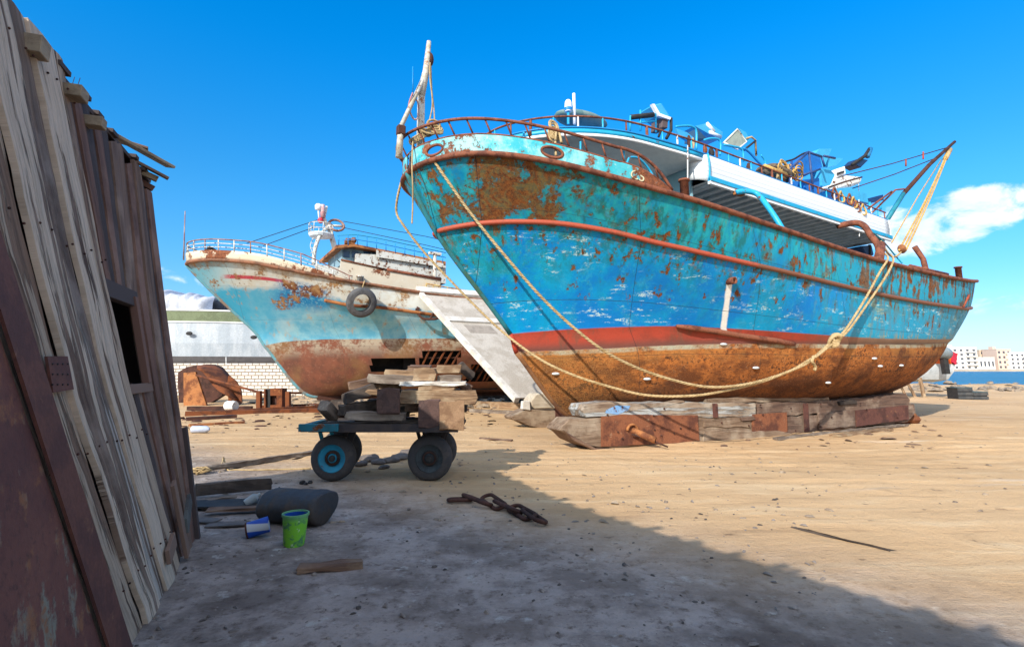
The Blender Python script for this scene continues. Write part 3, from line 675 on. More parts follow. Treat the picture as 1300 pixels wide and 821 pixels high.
rope([p1(524,180,.3),p1(523,210,.55),p1(524,235,.5),p1(524,262,.4),p1(523,284,.35)],.015,'thin cord hanging down from the guard rail at the tip of the blue bow')
mb=MB()
K=O1+rot1@p1(1057,434,3.15)
for k in range(4):
    mb.tube([K+V((math.cos(t)*.09+k*.03,-.02+.05*math.sin(t*2+k),math.sin(t)*.10+k*.025)) for t in [2*PI*i/14 for i in range(14)]],.035,7,closed=True)
tag(mb.build('rope_knot',M['rope'],None,True,loc=K),'knot binding the doubled rope halfway down the blue hull','knot')

tx=bpy.data.curves.new('t','FONT');tx.body='C5';tx.size=.26;tx.extrude=.004
to=bpy.data.objects.new('t',tx);COL.objects.link(to)
dg_=bpy.context.evaluated_depsgraph_get();me=bpy.data.meshes.new_from_object(to.evaluated_get(dg_));bpy.data.objects.remove(to)
mk=bpy.data.objects.new('painted_mark',me);COL.objects.link(mk);me.materials.append(paint('worn_cream',(.55,.52,.34),(.4,.2,.08),.4,.7));mk.parent=B1
pa=arcpos(.170);pb=arcpos(.186);an=math.atan2(pb.y-pa.y,pb.x-pa.x);mk.location=V((pa.x,pa.y-.035,pa.z+.07));mk.rotation_euler=(PI/2,math.atan2(pa.z-pb.z,pb.x-pa.x),an)
# ------------------------------------------------------------------ ground, water, far shore
def shore(x):
    T=[(-400,200),(-60,130),(10,95),(30,70),(38,60),(44,51),(60,45),(100,40),(300,30),(900,-40)]
    return tab(x,T)
def gz(x,y):
    d=y-shore(x)
    h=.05*mnoise.noise(V((x*.25,y*.25,1)))+.02*mnoise.noise(V((x*.9,y*.9,4)))+.010*mnoise.noise(V((x*2.6,y*2.6,8)))+.006*mnoise.noise(V((x*7,y*7,2)))
    for c0,c1,am in((10.4,.07,.5),(9.0,.20,.9),(7.4,.02,.6),(12.6,-.12,.7),(17,-.3,1.)):
        for w_ in(0,1.45):
            t=(y-(c0+w_+c1*x+am*math.sin(x*.21+c0)))
            if abs(t)<.6 and y>4.2: h+=(-.022*math.exp(-(t/.11)**2)+.012*math.exp(-((abs(t)-.2)/.08)**2))*(.55+.6*mnoise.noise(V((x*.7,y*.7,c0))))
    # rubble bank along the shore
    h+=.30*math.exp(-((d+3)/4)**2)*(.6+mnoise.noise(V((x*.4,y*.4,7))))
    if d>-1: h-=min(2.5,(d+1)*.35)
    return h
def axis(a,b,c,fine,grow):
    out=[0.0];s=fine
    while out[-1]<b:
        if out[-1]>c:s*=grow
        out.append(out[-1]+s)
    neg=[];s=fine;x=0
    while x>a:
        if -x>c:s*=grow
        x-=s;neg.append(x)
    return neg[::-1]+out
xs=axis(-900,900,9,.085,1.05);ys=[y+7 for y in axis(-60,700,7,.085,1.045)]
mb=MB();n=len(xs)
for y in ys:
    for x in xs: mb.v.append(V((x,y,gz(x,y))))
for j in range(len(ys)-1):
    for i in range(n-1): mb.f.append((j*n+i,j*n+i+1,(j+1)*n+i+1,(j+1)*n+i))
n_=NT('sandy_ground');o=n_.pos;X=n_.xyz(o)
big=n_.noise(o,.22,6,.6);mid=n_.noise(o,1.3,9,.7);fine=n_.noise(o,9,8,.75);fin2=n_.noise(o,38,5,.8)
strk=n_.noise(n_.map(o,(.35,2.2,1),(0,0,0),(0,0,.25)),1.2,8,.68,.4)
sand=n_.mx(n_.ss(big,.35,.65),(.61,.405,.222),(.50,.325,.175));sand=n_.mx(n_.ss(strk,.5,.68,0,.75),sand,(.66,.49,.30));sand=n_.mx(n_.ss(strk,.45,.33,0,.6),sand,(.36,.23,.125))
sand=n_.mx(n_.ss(mid,.56,.72,0,.55),sand,(.34,.22,.12));sand=n_.mx(n_.ss(fine,.55,.75,0,.5),sand,(.30,.20,.12));sand=n_.mx(n_.ss(fin2,.5,.8,0,.4),sand,(.24,.17,.11))
pale=n_.ss(n_.noise(n_.map(o,(.18,1.0,1),(2,5,0)),1,7,.65),.58,.70);sand=n_.mx(n_.mul(pale,.5,n_.ss(X[0],0,8)),sand,(.66,.60,.50))
# worked, oily dirt beside the shed
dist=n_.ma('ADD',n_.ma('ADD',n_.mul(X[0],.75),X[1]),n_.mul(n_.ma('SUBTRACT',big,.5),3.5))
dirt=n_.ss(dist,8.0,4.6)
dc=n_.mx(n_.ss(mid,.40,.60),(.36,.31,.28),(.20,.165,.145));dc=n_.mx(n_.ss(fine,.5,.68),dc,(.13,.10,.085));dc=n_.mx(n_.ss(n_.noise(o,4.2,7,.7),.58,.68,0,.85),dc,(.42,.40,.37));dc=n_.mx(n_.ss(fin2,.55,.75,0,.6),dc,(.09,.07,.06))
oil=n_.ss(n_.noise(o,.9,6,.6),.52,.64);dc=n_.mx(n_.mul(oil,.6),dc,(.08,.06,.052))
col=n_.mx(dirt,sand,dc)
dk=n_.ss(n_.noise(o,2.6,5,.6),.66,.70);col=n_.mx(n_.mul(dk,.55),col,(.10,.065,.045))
h=n_.ma('ADD',n_.mul(mid,1.0),n_.ma('ADD',n_.mul(fine,.5),n_.mul(fin2,.22)));h=n_.ma('ADD',h,n_.mul(strk,.8))
gm=n_.out(col,.95,0,h,.9,.05,.15)
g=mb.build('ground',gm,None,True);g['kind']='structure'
w_=NT('sea_water');wv=w_.noise(w_.map(w_.pos,(1,1.6,1)),.9,6,.65);big=w_.noise(w_.map(w_.pos,(.3,2,1)),.12,5,.6)
wm=w_.out(w_.mx(w_.ss(big,.4,.6),(.003,.10,.20),(.008,.16,.29)),.35,0,wv,1,.6,.4)
mb=MB();mb.v=[V((-3000,20,-.42)),V((4000,-200,-.42)),V((4000,5000,-.42)),V((-3000,5000,-.42))];mb.f=[(0,1,2,3)]
mb.build('water',wm)['kind']='structure'
# far shore
fs=MB();rows=[]
for i in range(60):
    x=-900+i*50;y0=440+20*math.sin(i*.7)
    rows.append([V((x,y0,-1)),V((x,y0+3,.35)),V((x,y0+14,1.0)),V((x,y0+700,1.2))])
fs.grid(rows);fs.build('far_shore',weathered('far_sand',(.55,.43,.30),(.42,.34,.25),sc=.05,fine=.5))['kind']='structure'
bwin=paint('window_dark',(.06,.07,.09),(.1,.1,.12),0,.3)
def building(px0,px1,pyt,Y,label,cols,mat,roofbits=True,balc=True,nx=4,ny=5):
    a=atY(px0,468,Y);b=atY(px1,468,Y);top=HC+(468-pyt)/F*Y*1.03;w=b.x-a.x;D=14
    r=empty('apartment_building',((a.x+b.x)/2,Y+D/2,1.0),label,'building',0,'pale buildings across the water')
    H=top-1.0
    mb=MB().box((0,0,H/2),(w,D,H))
    mb.build('wall',mat,r)
    MB().box((0,0,H+.35),(w+.3,D+.3,.7)).build('parapet',mat,r)
    if roofbits: MB().box((-w*.2,1,H+1.6),(w*.22,4,2.6)).build('roof_hut',cols,r)
    for i in range(nx):
        for j in range(ny):
            x=-w/2+w*(i+.5)/nx;z=H*(j+.5)/ny
            MB().box((x,-D/2-.03,z),(w/nx*.42,.12,H/ny*.45)).build('window',bwin,r)
    if balc:
        for j in range(1,ny):
            MB().box((w*.28,-D/2-.7,H*j/ny+.3),(w*.34,1.4,.9)).build('balcony',cols,r)
    return r
wb=paint('render_white',(.74,.70,.64),(.6,.56,.5),0,.8);wp=paint('render_pink',(.62,.47,.38),(.5,.36,.3),0,.8);wbn=paint('render_tan',(.55,.43,.32),(.42,.33,.25),0,.8)
building(1203,1243,443,450,'white five storey building with projecting balconies nearest the blue stern',wb,wb,nx=5)
building(1246,1265,446,470,'brownish flat block behind the low white hall across the water',wbn,wbn,False,False,3,4)
building(1244,1264,455,448,'low white hall with a long plain front across the water',wb,wb,False,False,4,1)
building(1268,1286,445,455,'pinkish block with dark windows and a roof hut across the water',wp,wp,True,True,3,4)
building(1284,1310,449,452,'wide white building at the right edge of the photo across the water',wb,wb,False,True,4,4)
building(1330,1370,447,460,'cream block beyond the right end of the row',wb,wb)
building(1140,1170,452,480,'cream block low behind the stern of the blue boat',wb,wp)
# ------------------------------------------------------------------ second boat
O2=V((-7.7,21.0,0))
S2=[(-4.6,5.28),(-3.9,5.27),(-3.2,5.22),(-2.5,5.15),(-1.7,5.0),(-.9,4.87),(.3,4.70),(1.4,4.60),(3.1,4.47),(6,4.32),(12,4.22),(15,4.4)]
RB2=[(-3.7,4.30),(-1.6,4.22),(-.2,4.02),(.7,3.86),(1.7,3.82),(3.5,3.66),(6,3.5),(15,3.6)]
RT2=[(-2.0,2.95),(0,3.05),(5,3.1),(15,3.2)]
RM2=[(-1.76,2.46),(-1.2,2.58),(0,2.67),(1.5,2.7),(5,2.78),(15,2.9)]
H2=Hull(O2,(.1,13.0,.55,1.4),[(-1.76,14.6,2.7,8,1.8,.85,7,.7,.42,RM2),(-2.1,14.7,2.8,8,1.8,.82,7,.7,.45,RT2),(-3.55,15.0,2.85,7.5,2,.68,7,.6,.58,RB2),(-4.5,15.2,2.85,6,2,.52,7,.6,.64,S2)],N=110)
B2=empty('fishing_boat',O2,'weathered pale blue and cream fishing boat with a tyre hung on its rusty side','fishing boat',TH)
def p2(px,py,b=0): return plane_hit(px,py,O2,b)
def hull2_mat():
    n=NT('pale_hull_paint');X=n.xyz(n.uv);u=X[0];v=X[1];o=n.obj
    big=n.noise(o,.6,6,.6);mid=n.noise(o,1.9,9,.68);fine=n.noise(o,10,8,.75);st=n.noise(n.map(o,(3,3,.4)),1.4,8,.6)
    wob=n.mul(n.ma('SUBTRACT',mid,.5),.5)
    low=n.mx(n.ss(mid,.35,.65),(.10,.37,.55),(.24,.50,.60));low=n.mx(n.ss(big,.5,.7,0,.6),low,(.42,.56,.60));low=n.mx(n.ss(u,-1.0,-3.0,0,.95),low,(.03,.34,.54))
    cream=n.mx(n.ss(mid,.4,.7),(.62,.64,.60),(.52,.46,.34));cream=n.mx(n.ss(u,-2.6,-4.2,0,.9),cream,(.10,.42,.56))
    col=n.mx(n.ss(n.ma('ADD',v,n.mul(wob,2.6)),6.0,6.5),low,cream)
    stripe=n.mul(band(n,n.ma('ADD',v,n.mul(u,.0)),6.88,7.12,.04),band(n,n.ma('ADD',u,wob),-3.3,-1.35,.2),n.ss(fine,.3,.45));col=n.mx(stripe,col,(.50,.06,.09))
    bm_=boxm(n,n.ma('ADD',u,n.mul(wob,2)),n.ma('ADD',v,n.mul(wob,3)),-1.7,-.1,5.2,7.0,.35,.35)
    blu=n.mul(bm_,n.ss(fine,.40,.48));col=n.mx(blu,col,(.01,.20,.46))
    rc=n.mx(n.ss(fine,.35,.65),(.25,.09,.035),(.10,.035,.02));rc=n.mx(n.ss(mid,.5,.7),rc,(.42,.24,.10))
    r=n.ma('ADD',n.ma('ADD',n.mul(mid,.5),n.mul(fine,.3)),n.ma('ADD',n.mul(st,.2),n.mul(bm_,.07)))
    up=n.ss(v,5.9,6.4,.0,.045);r=n.ma('ADD',r,up);col=n.mx(n.ss(r,.575,.61),col,rc);uedge=n.mul(n.ss(v,7.3,8.0),n.ss(mid,.40,.56),.8);col=n.mx(uedge,col,(.34,.19,.09))
    ru=n.mul(n.ss(n.ma('ADD',n.mul(st,.75),n.mul(mid,.25)),.54,.66),.55);col=n.mx(ru,col,(.45,.28,.13))
    vv=n.ma('ADD',v,n.mul(wob,.12))
    bot=n.mx(n.ss(mid,.35,.65),(.21,.075,.045),(.12,.05,.035));bot=n.mx(n.ss(big,.45,.65,0,.8),bot,(.22,.12,.05));bot=n.mx(n.mul(n.ss(v,2.2,2.9),n.ss(n.ma('ADD',n.mul(mid,.6),n.mul(fine,.4)),.42,.55)),bot,(.40,.35,.27))
    bot=n.mx(n.ss(v,1.4,.6,0,.5),bot,(.09,.05,.035));bot=n.mx(n.ss(fine,.52,.7,0,.5),bot,(.36,.18,.12))
    col=n.mx(n.ss(vv,3.04,2.98),col,bot);s_=seams(n,u,v);col=n.mx(n.mul(s_,.6),col,(.06,.05,.045))
    return n.out(col,.7,0,n.ma('ADD',big,n.mul(fine,.3)),.5,.03,.3)
hol=[(1.9,3.35,1.72,2.2),(3.6,5.05,1.95,2.45),(5.6,6.9,1.3,2.1)]
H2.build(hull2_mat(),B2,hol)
def surf(H,t,v):
    return min((c for c in H.S),key=lambda c:abs(c[1].x-t)*1.0+abs(c[2]-v)*1.0)[1]
for h in hol[1:]:
    for k in range(5):
        t=h[0]+(h[1]-h[0])*(k+.5)/5;a=surf(H2,t-.12,h[2]-.05);b_=surf(H2,t+.14,h[3]+.05);MB().bar(a+V((0,.07,0)),b_+V((0,.07,0)),.06,.05,V((0,1,0))).build('exposed_rib',M['rust'],B2)
    a=surf(H2,h[0],(h[2]+h[3])/2);b_=surf(H2,h[1],(h[2]+h[3])/2);MB().bar(a+V((0,.12,0)),b_+V((0,.12,0)),.05,.05).build('stringer',M['rustdark'],B2)
for h in hol:  # black panel behind each opening stands for the dark inside of the hull
    c=surf(H2,(h[0]+h[1])/2,(h[2]+h[3])/2);MB().box((c.x,c.y+1.0,c.z),(h[1]-h[0]+1,.05,1.6)).build('dark_backing',M['black'],B2)
MB().tube([H2.kp(0)+V((.5,0,-.05)),H2.kp(0)]+[V((c[0].x-.01,0,c[0].z)) for c in H2.C[0][1:]],.075,8).build('stem_bar',weathered('stem2',(.12,.36,.44),(.25,.18,.14),sc=2),B2,True)
MB().bar((.2,0,.5),(12.6,0,.5),.18,.2).build('keel',M['rustdark'],B2)
MB().tube(H2.curve(3,.03),.06,8).build('gunwale',weathered('gunwale2',(.30,.13,.07),(.15,.07,.04),(.5,.45,.38),sc=3),B2,True)
MB().tube([p for p in H2.curve(2,.03,both=False) if p.x>-.3],.06,8).build('rub_rail',M['orustpaint'],B2,True)
bm2=bulwark_mat('bulwark2',(.66,.63,.56),(.60,.50,.36),.545)
def bh2(t): return .30*max(0,1-max(0,(t+2.2)/2.7)**1.6)+.015
mb=MB();uv=[];q2e=(.55+4.5)/19.7
for side in(-1,1):
    b0=len(mb.v);
    for i in range(91):
        p=H2.lp(H2.lv[3],(i/90)**1.4*q2e,side)
        for j in range(4): mb.v.append(p+V((-.05*j/3 if i<8 else 0,side*.04*j/3,.03+bh2(p.x)*j/3)));uv.append((p.x+5,8+j/3))
    for i in range(90):
        for j in range(3): mb.f.append((b0+i*4+j,b0+(i+1)*4+j,b0+(i+1)*4+j+1,b0+i*4+j+1))
o=mb.build('bulwark',bm2,B2,uv=uv,smooth=True);s=o.modifiers.new('s','SOLIDIFY');s.thickness=.03;s.offset=0
deck(H2,-.6,B2,M['rustdark'])
mb=MB();rows=[]
for i in range(30):
    p=H2.lp(H2.lv[3],(i/29)**1.4*q2e*.98,-1);rows.append([V((p.x+.03,p.y*(1-2*j/4),p.z+.02)) for j in range(5)])
mb.grid(rows);mb.build('foredeck',M['white'],B2)
rl=weathered('rail_white_red',(.34,.20,.16),(.20,.09,.065),(.60,.58,.55),sc=4,t=(.45,.6))
WO=M['white'];M['white']=paint('aged_white',(.60,.60,.56),(.42,.36,.27),.30,.6)
for hh,nm,mt in((.40,'guard_rail',rl),(.26,'mid_rail',M['white']),(.13,'mid_rail',M['white'])):
    MB().tube(railcurve(H2,3,q2e*1.02,.05,lambda t,hh=hh:bh2(t)+hh*(1 if t<-1 else max(.25,1-(t+1)*.35)),fwd=.05),.022 if hh>.3 else .014,6).build(nm,mt,B2,True)
for side in(1,-1):
    acc=0;prev=None;k=0
    for i in range(161):
        q=(i/160)**1.5*q2e;p=H2.lp(H2.lv[3],q,side,.05)
        if prev:acc+=(p-prev).length
        prev=p
        if acc>.55*(k+.3): k+=1;MB().tube([p+V((0,0,bh2(p.x))),p+V((-.03,0,bh2(p.x)+.40*(1 if p.x<-1 else max(.25,1-(p.x+1)*.35))))],.022,6).build('rail_post',rl if k%3==0 else M['white'],B2,True)
MB().tube([p2(233,330,.3),p2(235,268,.3)],[.03,.018],6).build('jack_staff',weathered('staff',(.22,.13,.14),(.35,.3,.3)),B2,True)
MB().box(p2(268,318,.8),(.30,.22,.22),Matrix.Rotation(.5,3,'Y')).build('winch',M['black'],B2,bevel=.03)
def slab(name,pts,b,th,mat,H=p2,root=None,label=None,bev=0):
    o=MB().prism([H(x,y,b) for x,y in pts],V((0,th,0))).build(name,mat,root or B2,bevel=bev)
    if label:o['label']=label
    return o
crm=bulwark_mat('superstructure_cream',(.70,.68,.62),(.60,.52,.40),.585)
slab('side_plating',[(433,329),(480,341),(492,342),(560,354),(556,378),(535,375),(478,364.5),(430,352)],2.5,.06,crm)
slab('side_plating',[(400,335),(433,340),(433,353),(400,347)],2.0,.06,M['white'])
MB().tube([p2(491,342,2.52),p2(560,354.5,2.52)],.055,8).build('plating_rail',M['rustpipe'],B2,True)
MB().tube([p2(433,329.5,2.52),p2(492,342.5,2.52)],.03,8).build('plating_rail',M['rust'],B2,True)
slab('deckhouse',[(452,322),(500,324),(566,337),(566,360),(452,345)],1.6,3.2,M['white'])
slab('wheelhouse',[(434,316),(452,314),(566,334),(566,345),(434,335)],1.3,2.6,paint('wheelhouse_greyblue',(.22,.34,.40),None,.1,.6))  # grey-blue paint on the wheelhouse walls
for x0,x1,y in((436,444,322),(447,455,322.5),(462,470,322.5),(473,478,323)):
    slab('window',[(x0,y-4),(x1,y-3),(x1,y+5),(x0,y+4)],1.34,.06,paint('window_blue',(.03,.08,.16),None,0,.2))
slab('roof',[(427,311),(450,309.5),(480,315.5),(566,332),(566,335),(480,319),(450,313),(427,315)],1.7,3.4,M['orustpaint'])
slab('awning_valance',[(478,317),(566,335),(566,340),(478,326)],1.72,.04,M['white'])
for k in range(12):
    x=430+k*12;y=310 if x<455 else 309+(x-450)*.215
    MB().tube([p2(x,y+1,1.7),p2(x,y-12+k*.2,1.7)],.018,5).build('roof_rail_post',M['cyand'],B2,True)
for d in(0,6):
    MB().tube([p2(428,299+d,1.7),p2(452,298+d,1.7),p2(480,302.5+d,1.7),p2(566,321+d,1.7)],.016,5).build('roof_rail',M['cyand'] if d else M['teal'],B2,True)
MB().box(p2(444,307,1.5),(.35,.3,.22)).ball(p2(449,305,1.5),.12,seg=6).build('roof_fitting',M['orustpaint'],B2,bevel=.02)
MB().tube([p2(552,372,2.4),p2(552,320,2.4)],.075,8).box(p2(552,322,2.4),(.5,.16,.1)).build('samson_post',M['white'],B2)
slab('dark_opening_panel',[(537,349),(560,352),(560,378),(542,374)],2.3,.05,M['black'])  # black slab standing for the darkness of an opening
mb=MB()
for y in(0,8): mb.tube([p2(541,360+y,2.6),p2(610,372+y,2.6)],.03,5)
for k in range(8): mb.tube([p2(541+k*9,360+k*1.5,2.6),p2(541+k*9,374+k*1.5,2.6)],.028,5)
mb.build('gangway_rail',weathered('yellow_rust',(.5,.36,.14),(.26,.13,.05),(.35,.4,.12),sc=4),B2,True)
m2=empty('x',(0,0,0),None,None);m2.name='mast';m2.parent=B2
MB().tube(smoothpath([p2(398,336,.5),p2(400,316,.5),p2(406,300,.4),p2(417,287,0)],5),[.075]*16,8).build('mast_leg',M['white'],m2,True)
MB().tube([p2(434,350,0),p2(427,322,0),p2(417,286,0)],[.14,.12,.10],8).build('mast_leg',M['white'],m2,True)
MB().tube([p2(416,290,0),p2(411,276,0),p2(415,262,0)],[.09,.07,.05],8).build('topmast',M['white'],m2,True)
MB().lathe([(0,0),(.42,0),(.48,.10),(.45,.14),(0,.14)],p2(407,301,.1),(0,0,1),16).build('crow_nest_floor',M['soffit'],m2)
mb=MB();c=p2(407,300,.1)
for z in(.25,.48): mb.tube([c+V((.46*math.cos(2*PI*i/16),.46*math.sin(2*PI*i/16),z)) for i in range(16)],.018,5,closed=True)
for i in range(8): mb.tube([c+V((.46*math.cos(PI*i/4),.46*math.sin(PI*i/4),.1)),c+V((.46*math.cos(PI*i/4),.46*math.sin(PI*i/4),.48))],.016,5)
mb.build('crow_nest_rail',M['white'],m2,True)
MB().lathe([(0,-.14),(.12,-.1),(.13,.06),(.08,.13),(0,.15)],p2(404,263,.1),(0,0,1),14).tube([p2(404,265,.1),p2(405,278,.1)],.03,6).build('navigation_light',M['whiteclean'],m2,True)
MB().tube([p2(410,276,.1),p2(409,260,.1)],.10,8).build('signal_lamp',weathered('pink_lamp',(.6,.22,.24),(.6,.5,.5)),m2,True)
MB().ball(p2(407,280,.1),.12,seg=6).build('signal_lamp',paint('lamp_red',(.55,.03,.05)),m2,True)
c=p2(427,286,0);MB().tube([c+V((.30*math.cos(2*PI*i/20),.1*math.sin(2*PI*i/20),.25*math.sin(2*PI*i/20))) for i in range(20)],.055,6,closed=True).build('radar_ring',rl,m2,True)
MB().tube([c+V((-.4,0,-.05)),c+V((.35,0,.0))],.05,6).build('radar_arm',M['white'],m2,True)
mb=MB()
for k in range(5): mb.tube([p2(396-k*.6+0,303+k*6,.5),p2(403-k,303+k*6,.3)],.015,4)
mb.tube(smoothpath([p2(398,302,.6),p2(394,312,.6),p2(399,326,.6)]),.014,4).build('ladder_hoops',M['white'],m2,True)
for pts in([(413,276,0),(313,309,0)],[(400,288,.1),(334,312,.1)],[(436,281,0),(540,300,0),(620,318,0)],[(436,289,0),(540,311,0),(620,330,0)]):
    MB().tube([p2(*q) for q in pts],.014,4).build('stay_wire',M['black'],B2,True)
mb=MB()
for k in range(14):
    x=R.uniform(404,437);y=340+(x-404)*.35+R.uniform(-6,4);x2=x+R.uniform(-9,9);mb.tube([p2(x,y+5,1.9),p2((x+x2)/2,y-3,1.9),p2(x2,y+4,1.9)],.02,4)
mb.build('tangled_cable',M['black'],B2,True)
MB().lathe([(0,0),(.11,0),(.11,.32),(.14,.32),(.14,.36),(0,.36)],p2(457,356,2.6)-V((0,0,.2)),(0,0,1),12).build('bollard',M['white'],B2,True)
mb=MB();mb.tube(smoothpath([p2(428,330,2.3),p2(446,345,2.4),p2(452,357,2.5)]),.02,5).build('cable',M['black'],B2,True)
M['white']=WO
rot=rot1
def top_mesh(mb,name,mat,label,cat,group=None,smooth=False,base=None,**k):
    if base is None:
        xs_=[p.x for p in mb.v];ys_=[p.y for p in mb.v];base=V(((min(xs_)+max(xs_))/2,(min(ys_)+max(ys_))/2,min(p.z for p in mb.v)))
    return tag(mb.build(name,mat,None,smooth,loc=base,**k),label,cat,group)
# tyre fender
tc_=O2+rot@p2(459,384,3.05)
def tyre_prof(Ro,Ri,w):
    out=[];c=(Ro+Ri)/2;a=(Ro-Ri)/2
    for i in range(14):
        t=PI*i/13;out.append((Ri+ (Ro-Ri)*max(0,math.sin(t))**.55,w/2*-math.cos(t)))
    return out+[(Ri+.02,w/2*.8),(Ri+.03,0),(Ri+.02,-w/2*.8)]
rubg=weathered('rubber_grey',(.10,.10,.105),(.06,.06,.065),(.16,.15,.14),sc=5,ro=.8)
ax=(N2+V((0,0,-.25))).normalized()
ft=empty('tyre_fender',tc_-V((0,0,.55)),'worn lorry tyre hung over the side of the pale boat','tyre')
MB().lathe(tyre_prof(.54,.31,.30),V((0,0,.55)),ax,36,closed=True).build('tyre',rubg,ft,autos=40)
MB().tube([V((0,0,.55))+V((0,-.0,.50)),V((.05,.1,1.35))],.02,6).build('rope',M['rope'],ft,True)
# grapnel
mb=MB();c=O2+rot@p2(546,400,3.1)
mb.tube([c+V((.25,0,.25)),c+V((0,0,-.15))],.05,6)
for s_ in(-1,1): mb.tube(smoothpath([c+V((0,0,-.15)),c+V((.28*s_,-.03,-.12)),c+V((.48*s_,-.05,.12)),c+V((.55*s_,-.05,.3))],5),[.05]*10+[.045]*3+[.04,.03,.02],6)
mb.box(c+V((-.5,-.05,.22)),(.16,.04,.2),Matrix.Rotation(.5,3,'Y'))
top_mesh(mb,'anchor',M['rustdark'],'rusty grapnel anchor hooked beside the top of the big pale ramp','anchor',smooth=False)
# ramp from the pale boat down to the far sledge
T0=V((-3.55,20.2,4.48));B0=V((.10,16.0,.72));wd=U2*2.7
rp_=empty('boarding_ramp',B0,'wide pale boarded ramp leaning from the deck of the pale boat to the ground','ramp')
dn=(T0-B0);nn=wd.cross(dn).normalized();nn=-nn if nn.y>0 else nn
rm=weathered('ramp_ply',(.52,.47,.41),(.42,.37,.31),(.33,.27,.21),sc=1.6,fine=25,t3=(.56,.7))
rw=weathered('ramp_white',(.68,.65,.60),(.55,.50,.44),sc=3)
def RP(f,g,o=0): return dn*f+wd*g+nn*o
def rpan(f0,f1,name,mat,o0,o1,g0=.03,g1=1):
    mb=MB();mb.prism([RP(f0,g0,o0),RP(f0,g1,o0),RP(f1,g1,o0),RP(f1,g0,o0)],nn*(o1-o0));return mb.build(name,mat,rp_)
rpan(.0,.66,'lower_panel',rm,0,.05);rpan(.70,.97,'upper_panel',rm,-.03,.02)
rpan(.655,.70,'cross_beam',rw,-.04,.12);rpan(.97,1.03,'cross_beam',rw,-.06,.16,-.02);rpan(-.01,1.02,'side_beam',rw,-.06,.10,-.03,.03)
rpan(-.01,1.02,'side_beam',rw,-.06,.10,1.0,1.05)
rpan(.55,.63,'dark_strip',weathered('ply_dark',(.36,.31,.26),(.28,.24,.2)),.02,.056,.2,.6)  # thin darker strip on the lower panel below the cross beam
# ------------------------------------------------------------------ third boat and brick wall
B3=empty('covered_boat',V((-24,38,0)),'white hulled boat with olive stripe and tarpaulin cover behind the brick wall','boat',math.radians(4))
def p3(px,py,Y): return Matrix.Rotation(-math.radians(4),3,'Z')@(atY(px,py,Y)-V((-24,38,0)))
gw=weathered('hull_greywhite',(.56,.60,.64),(.44,.49,.54),(.62,.62,.6),sc=.7,stretch=(1.5,1,.4),fine=12,ro=.6)
ol_=weathered('olive_stripe',(.20,.24,.14),(.16,.19,.11),sc=1.5,fine=12)
def sect(name,prof,mat,x0=-9,x1=9.5,jit=0,smooth=False):
    mb=MB();rows=[]
    for i in range(31):
        f=i/30;x=x0+(x1-x0)*f;tap=1-max(0,(f-.55)/.45)**2.2*.97
        rows.append([V((x+(z*.35 if f>.8 else 0)*(f-.8)*5*.35,y*tap,z+jit*mnoise.noise(V((x*.9,y*1.3,z*1.2)))*1.0)) for y,z in prof])
    mb.grid(rows);return mb.build(name,mat,B3,smooth)
sect('hull',[(0,.7),(-1.2,.9),(-1.9,1.5),(-2.2,2.15),(-2.45,3.3),(-2.55,4.75),(2.55,4.75),(2.45,3.3),(2.2,2.15),(1.9,1.5),(1.2,.9),(0,.7)],gw)
sect('boot_band',[(0,.66),(-1.25,.86),(-1.95,1.47),(-2.23,2.1),(-2.26,2.42),(-2.2,2.42),(-2.2,.9),(0,.7)],paint('antifoul',(.10,.09,.09),None,0,.7))
sect('stripe',[(-2.57,4.72),(-2.66,5.42),(-2.55,5.42),(-2.5,4.72)],ol_)
sect('sheer_trim',[(-2.70,5.42),(-2.72,5.52),(2.7,5.52),(2.66,5.42)],M['whiteclean'])
sect('sheer_trim',[(-2.60,4.66),(-2.62,4.74),(-2.5,4.74),(-2.5,4.66)],M['whiteclean'])
sect('stern_plating',[(-2.55,4.7),(2.55,4.7),(2.6,5.45),(-2.6,5.45)],ol_)
tarp=weathered('tarpaulin_white',(.52,.54,.60),(.42,.45,.52),(.34,.36,.43),sc=1.2,fine=8,ro=.5)
mb=MB();rows=[]
for i in range(90):
    x=-9+i*.14;tp=6.75-.25*mnoise.noise(V((x*.8,0,5)))-max(0,(x+1))**2*.022
    row=[]
    for j in range(26):
        a=PI*j/25;fold=.22*mnoise.noise(V((x*1.3,a*1.2,3)))+.30*abs(mnoise.noise(V((x*1.9,a*.8,9))))
        tpx=1-max(0,(x-3.0)/.9)**2*.9;row.append(V((x,tpx*-2.6*math.copysign(abs(math.cos(a))**.45,math.cos(a))*(1+fold*.25),5.5+(tp-5.5)*(abs(math.sin(a))**.5)+fold*1.5*math.sin(a))))
    rows.append(row)
mb.grid(rows).build('tarpaulin',tarp,B3,True)
for px,py in((240,423),(322,428)):
    P=p3(px,py,35.5);MB().ball(P+V((0,.02,0)),.13,(1.7,.35,1),7).build('porthole',M['black'],B3,True)
MB().tube([p3(287,453,35.2),p3(287,466,35.2)],.03,5).build('drain_line',M['white'],B3)
wl_=NT('brick_wall_mat');o=wl_.obj;X=wl_.xyz(o);br=wl_.t.nodes.new('ShaderNodeTexBrick');wl_.l.new(wl_.comb(X[0],X[2]),br.inputs['Vector'])
br.inputs['Scale'].default_value=1;br.inputs['Brick Width'].default_value=.42;br.inputs['Row Height'].default_value=.2;br.inputs['Mortar Size'].default_value=.028
br.inputs['Color1'].default_value=(.70,.66,.60,1);br.inputs['Color2'].default_value=(.58,.53,.46,1);br.inputs['Mortar'].default_value=(.20,.16,.13,1)
